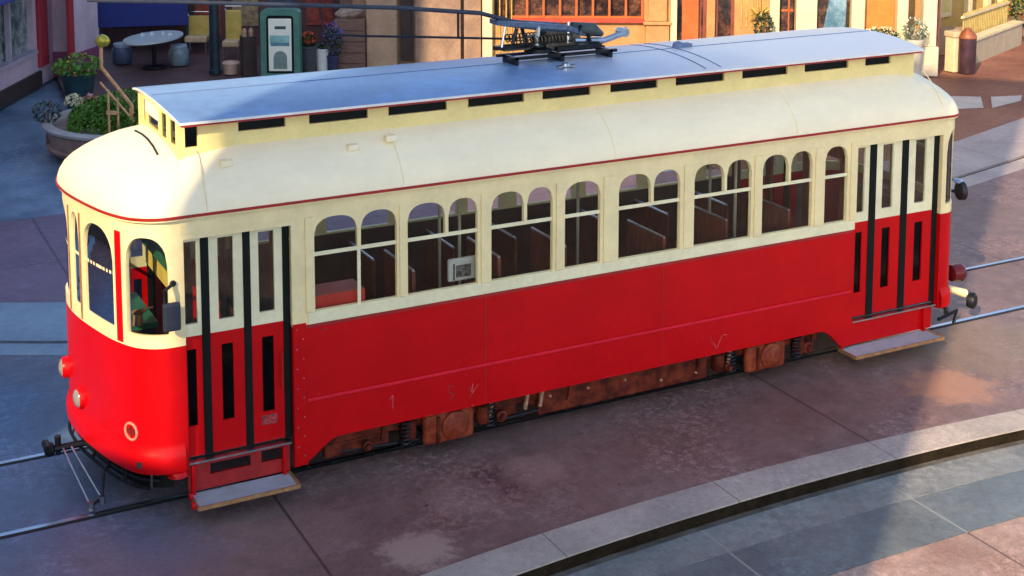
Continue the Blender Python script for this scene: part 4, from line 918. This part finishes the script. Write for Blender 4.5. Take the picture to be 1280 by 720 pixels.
for k, (dx, dy) in enumerate(((-.2, .35), (.05, .42), (.3, .3), (.42, .1))):
    x = c.x+dx; y = c.y+dy; m = MB(); i = [m.p(x-.07, y-.06, .762), m.p(x+.07, y-.04, .762), m.p(x+.05, y+.07, .765), m.p(x-.05, y+.05, .762), m.p(x, y, .84)]
    for q in ((0, 1, 4), (1, 2, 4), (2, 3, 4), (3, 0, 4)): m.face(*[i[j] for j in q])
    m.face(i[3], i[2], i[1], i[0]); m.build('napkin', bpy.data.materials['table_white'], None, label='white folded napkin standing on the back of the oval cafe table', category='napkin', group='napkins on the oval cafe table')
def chair(px, w, h, label):
    c = atz(*px, 0); t = thing('cafe_chair', label, 'chair', (c.x, c.y, 0), 'yellow cafe chairs')
    R2 = Vector((RT.x, RT.y)).normalized(); B2 = Vector((-R2.y, R2.x))
    fn = lambda a, b_, z: (c.x+R2.x*a+B2.x*b_, c.y+R2.y*a+B2.y*b_, z)
    YM = bpy.data.materials.get('chair_yellow') or mat('chair_yellow', (.58, .42, .10), .5, .12, 4)
    m = MB(fn); m.box(-w/2, w/2, .25, .32, .40, h); bevel(m.build('backrest', YM, t), .03)
    m = MB(fn); m.box(-w/2, w/2, -.2, .245, .30, .46); bevel(m.build('seat', mat('chair_peach', (.60, .45, .25), .5, .12, 4), t), .03)
    for a in (-w/2+.03, w/2-.03):
        for q in (-.17, .27): m = MB(fn); m.tube([fn(a, q, 0), fn(a, q, .38)] if False else [(a, q, 0), (a, q, .38)], .016, 6); m.build('leg', STEEL, t)
    m = MB(fn); m.tube([(-w/2, .29, h), (-w/2, .29, h+.10), (w/2, .29, h+.10), (w/2, .29, h)], .014, 6); m.build('top_rail', STEEL, t)
chair((247, 66), .58, .95, 'yellow chair with a steel top rail, left of the dark teal post'); chair((290, 72), .42, 1.2, 'tall yellow chair right of the dark teal post')
c = atz(269, 92, 0); m = MB(); m.lathe((c.x, c.y, 0), (0, 0, 1), [(0, .15), (.1, .15), (.12, .125), (3.4, .11)], 16)
m.build('post', TEALP, None, smooth=True, label='dark teal round post standing between the two yellow chairs', category='post')
c = atz(289, 92, 0); m = MB(); m.lathe((c.x, c.y, 0), (0, 0, 1), [(0, .17), (.22, .2), (.26, .22), (.30, .18), (.32, .05)], 16)
m.build('footstool', mat('peach_fabric', (.55, .36, .28), .7, .15), None, smooth=True, label='low peach-coloured footstool beside the dark teal post', category='footstool')
# dark stand with things between chair and display
c = atz(311, 94, 0); t = thing('display_stand', 'dark narrow stand with pale cups, left of the green display', 'stand', (c.x, c.y, 0))
m = MB(); m.box(c.x-.16, c.x+.16, c.y-.16, c.y+.16, 0, .95); m.build('cabinet', DKB, t)
m = MB()
for dx in (-.1, .06): m.lathe((c.x+dx, c.y-.05, .95), (0, 0, 1), [(0, .05), (.12, .06), (.2, .03)], 10)
m.build('cup', STONEP, t)
# --- green display cabinet
R2 = Vector((RT.x, RT.y)).normalized(); B2 = Vector((-R2.y, R2.x))
c = atz(351, 99, 0); fn = lambda a, b_, z, c=c: (c.x+R2.x*a+B2.x*b_, c.y+R2.y*a+B2.y*b_, z)
t = thing('display_cabinet', 'green round-topped advertising display with a pale landscape poster', 'display', (c.x, c.y, 0))
def slab(w, z0, z1, y0, y1, r=.12):
    P = [(-w/2, z0), (w/2, z0)]+[(w/2-r+r*math.cos(a*PI/12), z1-r+r*math.sin(a*PI/12)) for a in range(7)]+[(-w/2+r+r*math.cos(a*PI/12), z1-r+r*math.sin(a*PI/12)) for a in range(6, 13)]
    m = MB(fn); A = [m.p(x, y0, z) for x, z in P]; B = [m.p(x, y1, z) for x, z in P]; m.face(*A); m.face(*B[::-1])
    for k in range(len(P)): m.face(A[k], B[k], B[(k+1) % len(P)], A[(k+1) % len(P)])
    return m
slab(.92, 0, 1.66, 0, .35).build('body', GREEN, t)
slab(.64, .15, 1.52, -.01, .0, .08).build('inner_trim', BLACK, t)
po_ = slab(.54, .20, 1.45, -.018, -.011, .02).build('poster', mat('poster_paper', (.85, .88, .74), .4, .05), t)
m = MB(fn); m.box(-.12, .14, -.024, -.019, 1.20, 1.27); m.build('poster_title', mat('poster_bar', (.06, .08, .08), .4, .3), po_)
m = MB(fn); m.box(-.24, .22, -.024, -.019, .84, 1.05); m.build('poster_sky', mat('poster_teal', (.28, .55, .52), .4, .2, 3), po_)
m = MB(fn); m.box(-.22, .22, -.026, -.0245, .80, .88); m.build('poster_hills', mat('poster_blue', (.12, .30, .36), .4, .2, 5), po_)
m = MB(fn); A = [m.p(.16*math.cos(a*PI/10), -.024, .52+.16*math.sin(a*PI/10)) for a in range(11)]+[m.p(-.16, -.024, .25), m.p(.16, -.024, .25)]; m.face(*A[::-1]); m.build('poster_arch', mat('poster_grey', (.20, .28, .26), .4, .1), po_)
# --- flower pots right of the display
def pot(px, r, h, mt, label, fcol=None, fr=.2, fz=.2, nm='flower_pot', gm=None, n=220, fsz=.035, lf=LEAFD):
    c = atz(*px, 0) if px[0] > 50 else Vector(FP(px[0], px[1], 0)); t = thing(nm, label, 'flower pot', (c.x, c.y, 0))
    m = MB(); m.lathe((c.x, c.y, 0), (0, 0, 1), [(0, r*.75), (h*.9, r), (h*.92, r*1.08), (h, r*1.08), (h, r*.9), (h-.04, r*.88)], 20); m.build('pot', mt, t, smooth=True)
    rr = random.Random(int(px[0]*7+2)); m = MB(); leaves(m, (c.x, c.y, h+fz*.7), (fr, fr, fz), n, .05, rr); m.build('foliage', lf, t)
    if fcol: m = MB(); leaves(m, (c.x, c.y, h+fz), (fr*1.05, fr*1.05, fz), n//2+60, fsz, rr, .9); m.build('bloom_cluster', mat('petal', fcol, .6, .2, 9), t)
    return t
pot((386, 94), .2, .72, mat('charcoal_pot', (.05, .06, .07), .5, .2), 'tall charcoal pot with orange-red flowers, right of the green display', (.62, .08, .015), .17, .17)
pot((403, 92), .17, .62, mat('white_pot', (.66, .68, .66), .4, .05), 'plain white tall pot beside the charcoal pot', None, .12, .05, n=60)
pot((416, 92), .15, .45, mat('navy_pot', (.03, .04, .10), .5, .2), 'dark pot of purple flowers left of the brown shed', (.12, .10, .38), .24, .42, n=300)

# --- right side: urn, litter bins, low wall, railing, porch
pot((.42, .62), .20, .95, mat('stone_urn', (.55, .5, .42), .6, .1), 'pale stone urn with grey-green plant beside the cream corner column', (.40, .45, .40), .30, .26, lf=mat('sage_leaf', (.16, .2, .13), .5, .3))
pot((1.15, .42), .26, .88, STONEP, 'wide stone trough of cream flowers in front of the orange panel', (.66, .60, .38), .42, .16, n=520)
c = atz(1192, 89, 0); t = thing('litter_bin', 'square cream litter bin left of the dark domed bin', 'bin', (c.x, c.y, 0))
m = MB(); m.box(c.x-.16, c.x+.16, c.y-.16, c.y+.16, 0, .86); bevel(m.build('body', CRM, t), .02)
m = MB(); m.box(c.x-.19, c.x+.19, c.y-.19, c.y+.19, .86, 1.0); bevel(m.build('lid', mat('tan_lid', (.6, .45, .28), .5, .1), t), .03)
c = atz(1208, 91, 0); t = thing('litter_bin', 'dark maroon round litter bin with a domed rusty top', 'bin', (c.x, c.y, 0))
m = MB(); m.lathe((c.x, c.y, 0), (0, 0, 1), [(0, .2), (.04, .21), (.84, .21), (.86, .19)], 20); m.build('body', mat('maroon_bin', (.05, .022, .035), .4, .3), t, smooth=True)
m = MB(); m.lathe((c.x, c.y, .86), (0, 0, 1), [(0, .215), (.04, .215), (.12, .18), (.20, .10), (.24, .07), (.26, .02)], 20); m.build('dome', mat('rusty_dome', (.26, .08, .03), .5, .3), t, smooth=True)
W0 = atz(1217, 80, 0); W1 = atz(1277, 55, 0); WP, WL = seg(W0, W1)
t = thing('garden_wall', 'low beige curved wall with a pale coping and picket rail, right edge of the photo', 'wall', (W0.x, W0.y, 0))
m = MB(WP); m.box(0, WL, -.25, 0, -.1, .58); m.build('wall', mat('beige_render', (.42, .34, .24), .7, .1, 3, .3), t)
m = MB(WP); m.box(-.02, WL+.02, -.28, .03, .58, .64); m.build('coping', CRM, t)
t2 = thing('picket_railing', 'yellow picket railing standing behind the low beige wall', 'railing', (W0.x, W0.y, 0))
m = MB(WP); k = 0.3
while k < WL: m.box(k, k+.05, -.42, -.39, .0, 1.22); k += .14
m.build('picket', mat('yellow_picket', (.48, .36, .12), .5, .15), t2)
m = MB(WP); m.box(.2, WL, -.44, -.37, 1.1, 1.16); m.build('rail', CRM, t2)
X0 = atz(1171, 68, 0); X1 = atz(1222, 66, 0); XP, XL_ = seg(X0, X1)
t = thing('low_wall', 'low tan wall behind the cream litter bin', 'wall', (X0.x, X0.y, 0)); m = MB(XP); m.box(0, XL_, -.25, 0, -.1, .62); m.build('wall', mat('tan_render', (.40, .29, .19), .7, .12, 3, .3), t)
m = MB(XP); m.box(-.02, XL_, -.28, .02, .62, .67); m.build('coping', STONEP, t)
Y0 = atz(1168, 60, 0); Y1 = atz(1292, 40, 0); YP, YL = seg(Y0, Y1)
t = thing('porch_house', 'sunlit yellow porch front with pale posts and a white panel, upper right corner', 'building', (Y0.x, Y0.y, 0))
YW = mat('yellow_wall', (.52, .36, .11), .6, .1, 3)
m = MB(YP); m.box(-.5, YL+8, -5, -.9, -.1, 5.5); m.build('wall', YW, t)
m = MB(YP)
for s in (.05, .55, 2.0, 2.9, 3.6): m.box(s, s+.16, -.5, -.34, 0, 3)
m.build('porch_post', CRM, t)
m = MB(YP); m.box(.95, 1.85, -.88, -.80, .62, 1.7); w = m.build('window', CRM, t)
m = MB(YP); m.box(1.05, 1.75, -.80, -.79, .75, 1.5); m.build('panel', mat('pale_yellow_panel', (.62, .50, .18), .5, .1), w)
m = MB(YP); m.box(.9, 1.9, -.78, -.70, 1.5, 1.62); m.build('white_board', WHITET, t)
m = MB(YP); m.box(-.5, YL+8, -5, -.2, 3.0, 3.3); m.build('porch_roof', REDS, t)
def bush(px, r, n, size, m_, label, z=0, nm='shrub', cat='shrub', trunk=True, fl=None):
    c = atz(*px, 0) if px[0] > 50 else Vector(FP(px[0], px[1], 0)); t = thing(nm, label, cat, (c.x, c.y, 0)); rr = random.Random(int(px[0]*3+1)); m = MB()
    leaves(m, (c.x, c.y, z+r[2]), r, n, size, rr); m.build('foliage', m_, t)
    m = MB(); m.tube([(c.x, c.y, 0), (c.x+.02, c.y, z+r[2])], [.04, .02], 6); m.build('stem', BROWNB, t)
    if fl: m = MB(); leaves(m, (c.x, c.y, z+r[2]), (r[0]*1.03, r[1]*1.03, r[2]*1.03), n//4, size*.8, rr, 1.0); m.build('bloom_cluster', mat('bloom', fl, .6, .2), t)
bush((1279, 48), (.5, .4, .8), 500, .07, LEAFD, 'reddish-green bush at the end of the beige wall, right edge', .3, fl=(.40, .10, .05))
bush((3.98, .35), (.25, .2, .42), 300, .05, LEAFD, 'dark green shrub in front of the ochre panel behind the tram roof', .75)
bush((1262, 36), (.6, .3, .5), 300, .06, mat('yellow_leaf', (.35, .36, .05), .5, .3), 'yellow-green shrub behind the picket railing', .4)

# --- round planter on the left with shrub, pots and brass rail
pc = Vector((2.85, 13.7)); pr = 1.68
t = thing('planter', 'large round stone planter full of clipped green shrub, left of the tram', 'planter', (pc.x, pc.y, 0))
PLM = mat('weathered_planter_stone', (.26, .17, .15), .75, .2, 3, .4, 15, col2=(.36, .25, .2)); 
m = MB(); m.lathe((pc.x, pc.y, -.03), (0, 0, 1), [(0, pr*.97), (.06, pr*.99), (.09, pr*.95), (.36, pr*.985), (.40, pr*.97)], 56); m.build('bowl', PLM, t, smooth=True)
m = MB(); K = 56
prof = [(pr*.97, .36), (pr*1.02, .38), (pr*1.03, .43), (pr*1.0, .46), (pr*.92, .46), (pr*.90, .36)]
R_ = [[m.p(pc.x+r*math.cos(2*PI*j/K), pc.y+r*math.sin(2*PI*j/K), z) for j in range(K)] for r, z in prof]
for a, b in zip(R_, R_[1:]):
    for j in range(K): m.face(a[j], a[(j+1) % K], b[(j+1) % K], b[j])
m.build('rim', mat('pale_rim', (.42, .40, .38), .6, .12, 4, .3), t, smooth=True)
m = MB(); m.lathe((pc.x, pc.y, .30), (0, 0, 1), [(0, pr*.9), (.05, pr*.9)], 40); m.build('soil', DKB, t)
rr = random.Random(11); m = MB()
for (dx, dy, r, h) in ((-.62, -.25, .72, .50), (.0, -.62, .80, .50), (.65, -.2, .8, .52), (-.1, .30, .85, .55), (.75, -.8, .6, .46), (-.7, .2, .55, .5)):
    leaves(m, (pc.x+dx, pc.y+dy, .40), (r, r*.85, h), 3800, .036, rr, .7)
m.build('clipped_shrub', LEAF, None, label='dense bright green clipped shrub filling the round stone planter', category='shrub')
# teal pots with leafy plants and flowers behind the shrub
def potat(P, r, h, mt, label, **k):
    return P
def pot2(c, r, h, mt, label, lf, fr, fz, n, sz, fcol=None):
    t = thing('flower_pot', label, 'flower pot', (c[0], c[1], 0)); m = MB(); m.lathe((c[0], c[1], 0), (0, 0, 1), [(0, r*.7), (h*.9, r), (h, r*1.07), (h, r*.9), (h-.05, r*.88)], 22); m.build('pot', mt, t, smooth=True)
    rr = random.Random(int(c[0]*10)); m = MB()
    for k in range(26):
        a = rr.uniform(0, 2*PI); l = rr.uniform(.5, 1)*fr; m.tube([(c[0], c[1], h-.05), (c[0]+math.cos(a)*l*.5, c[1]+math.sin(a)*l*.5, h+fz*.9), (c[0]+math.cos(a)*l, c[1]+math.sin(a)*l, h+fz*rr.uniform(.2, .9))], .006, 4)
    leaves(m, (c[0], c[1], h+fz*.6), (fr, fr, fz), n, sz, rr, .8); m.build('foliage', lf, t)
    if fcol: m = MB(); leaves(m, (c[0], c[1], h+fz*.7), (fr, fr, fz), n//4, sz*.8, rr, .9); m.build('bloom_cluster', mat('bloom2', fcol, .6, .2), t)
q = atz(106, 150, 0); pot2((q.x+.1, q.y+1.1), .34, .78, mat('dark_teal_pot', (.015, .05, .06), .4, .2), 'dark teal pot with trailing leaves and yellow blooms, behind the round planter', LEAF, .52, .25, 260, .06, (.62, .35, .03))
q = aty(104, 128, 13.9); m = MB(); rr = random.Random(4)
fb = thing('flower_bunch', 'white and pink flowers in a small black pot at the back of the round planter', 'flowers', (q.x, q.y, .4))
m = MB(); leaves(m, (q.x-.17, q.y, q.z+.05), (.17, .15, .13), 130, .04, rr, .9); m.build('white_flowers', mat('cream_petal', (.70, .68, .45), .6, .1), fb)
m = MB(); leaves(m, (q.x+.13, q.y, q.z-.02), (.15, .15, .17), 130, .04, rr, .9); m.build('pink_flowers', mat('pink_petal', (.68, .30, .28), .6, .1), fb)
m = MB(); m.lathe((q.x, q.y, .40), (0, 0, 1), [(0, .14), (max(.1, q.z-.55), .18)], 14); m.build('black_pot', BLACK, fb)
q = atz(58, 172, 0); bush((60, 182), (.28, .28, .22), 160, .04, LEAFD, 'small reddish flowering plant at the left rim of the round planter', .42, nm='flowering_plant', cat='plant', fl=(.30, .14, .12))
# brass handrail with ball finial
yy = 12.7
V = lambda u, v, y=yy: tuple(aty(u, v, y))
t = thing('handrail', 'salmon-gold metal handrail with a yellow ball on its post, behind the planter', 'handrail', (V(135, 140)[0], yy, 0))
BR = mat('salmon_brass', (.80, .42, .20), .4, .2, 8, metal=.2)
m = MB(); m.tube([V(126, 56), V(126.5, 84), V(165, 132), V(165, 155)], .035, 8); m.tube([V(125, 103), V(168, 152)], .022, 8); m.build('top_rail', BR, t, smooth=True)
for u0, v0 in ((135, 112), (147, 122), (163, 135)):
    m = MB(); a = V(u0, v0); m.tube([a, (a[0], a[1], .0)], .022, 8); m.build('post', BR, t)
m = MB(); m.bar(V(133, 141), V(146, 141), .08, .06); m.build('bracket', BR, t)
a = V(128, 51); m = MB(); m.lathe((a[0], a[1], a[2]-.12), (0, 0, 1), [(0, .02), (.02, .08), (.06, .12), (.12, .135), (.18, .11), (.22, .06), (.24, .01)], 18); m.build('ball_finial', mat('yellow_brass', (.62, .50, .06), .3, .2, metal=.5), t, smooth=True)

# ================================================================== ADDED SUN BLOCKERS (unseen blocks behind the camera, sized to shade the street)
SA = Vector((.778, .628)); SN = Vector((.628, -.778))
def SPt(s, t_, z): q = SN*s+SA*t_; return (q.x, q.y, z)
OCC = mat('blocker_brick', (.16, .10, .08), .7, .2, 2)
for (s0, s1, H, lab) in ((.90, 6.61, 24.4, 'added unseen brick block behind the viewer, casting the street into shade'), (-1.35, .899, 10.4, 'added unseen low block behind the viewer, letting sun through to the tram front'), (-7.3, -1.351, 21.8, 'added unseen brick block behind the viewer, kept lower so sun reaches the shopfronts'), (-40, -7.301, 34, 'added unseen tall block behind the viewer, shading the left of the street')):
    t = thing('sun_blocker', lab, 'building', SPt((s0+s1)/2, -18, 0))
    m = MB(SPt); m.box(s0, s1, -28, -18, -.2, H); m.build('wall', OCC, t)
    m = MB(SPt); k = s0+.8
    while k < s1-1.4:
        for f in range(int(H/3)): m.box(k, k+1.1, -18.0, -17.97, .9+f*3, 2.4+f*3)
        k += 2.1
    m.build('window', SHOPG, t)

# ================================================================== LIGHT / CAMERA / WORLD
EL = math.radians(30); AZ = SA
d = Vector((AZ.x*math.cos(EL), AZ.y*math.cos(EL), -math.sin(EL)))
ld = bpy.data.lights.new('sun', 'SUN'); ld.energy = 2.25; ld.angle = math.radians(.4); ld.color = (1, .76, .48)
lo = bpy.data.objects.new('sun', ld); COL.objects.link(lo); lo.rotation_euler = d.to_track_quat('-Z', 'Y').to_euler(); lo.location = (0, 0, 30)
w = bpy.data.worlds.new('World'); sc.world = w; w.use_nodes = True; nt = w.node_tree; nt.nodes.clear()
sk = nt.nodes.new('ShaderNodeTexSky'); sk.sky_type = 'NISHITA'; sk.sun_disc = False; sk.sun_elevation = EL; sk.sun_rotation = math.atan2(-AZ.x, -AZ.y); sk.air_density = 1.0; sk.dust_density = 1.5; sk.ozone_density = 1.2
bg = nt.nodes.new('ShaderNodeBackground'); bg.inputs[1].default_value = .105; ow = nt.nodes.new('ShaderNodeOutputWorld')
nt.links.new(sk.outputs[0], bg.inputs[0]); nt.links.new(bg.outputs[0], ow.inputs[0])
cd = bpy.data.cameras.new('camera'); co = bpy.data.objects.new('camera', cd); COL.objects.link(co)
cd.sensor_width = 36; cd.lens = F_PX*36/1280; cd.shift_x = -(PPX-640)/1280; cd.shift_y = -(360-PPY)/1280; cd.clip_end = 2000
M3 = Matrix((RT, UP, -_fw)).transposed(); co.matrix_world = Matrix.Translation(CAM) @ M3.to_4x4()
sc.camera = co
sc.view_settings.view_transform = 'Standard'; sc.view_settings.look = 'None'; sc.view_settings.gamma = 1; sc.view_settings.exposure = 1.62
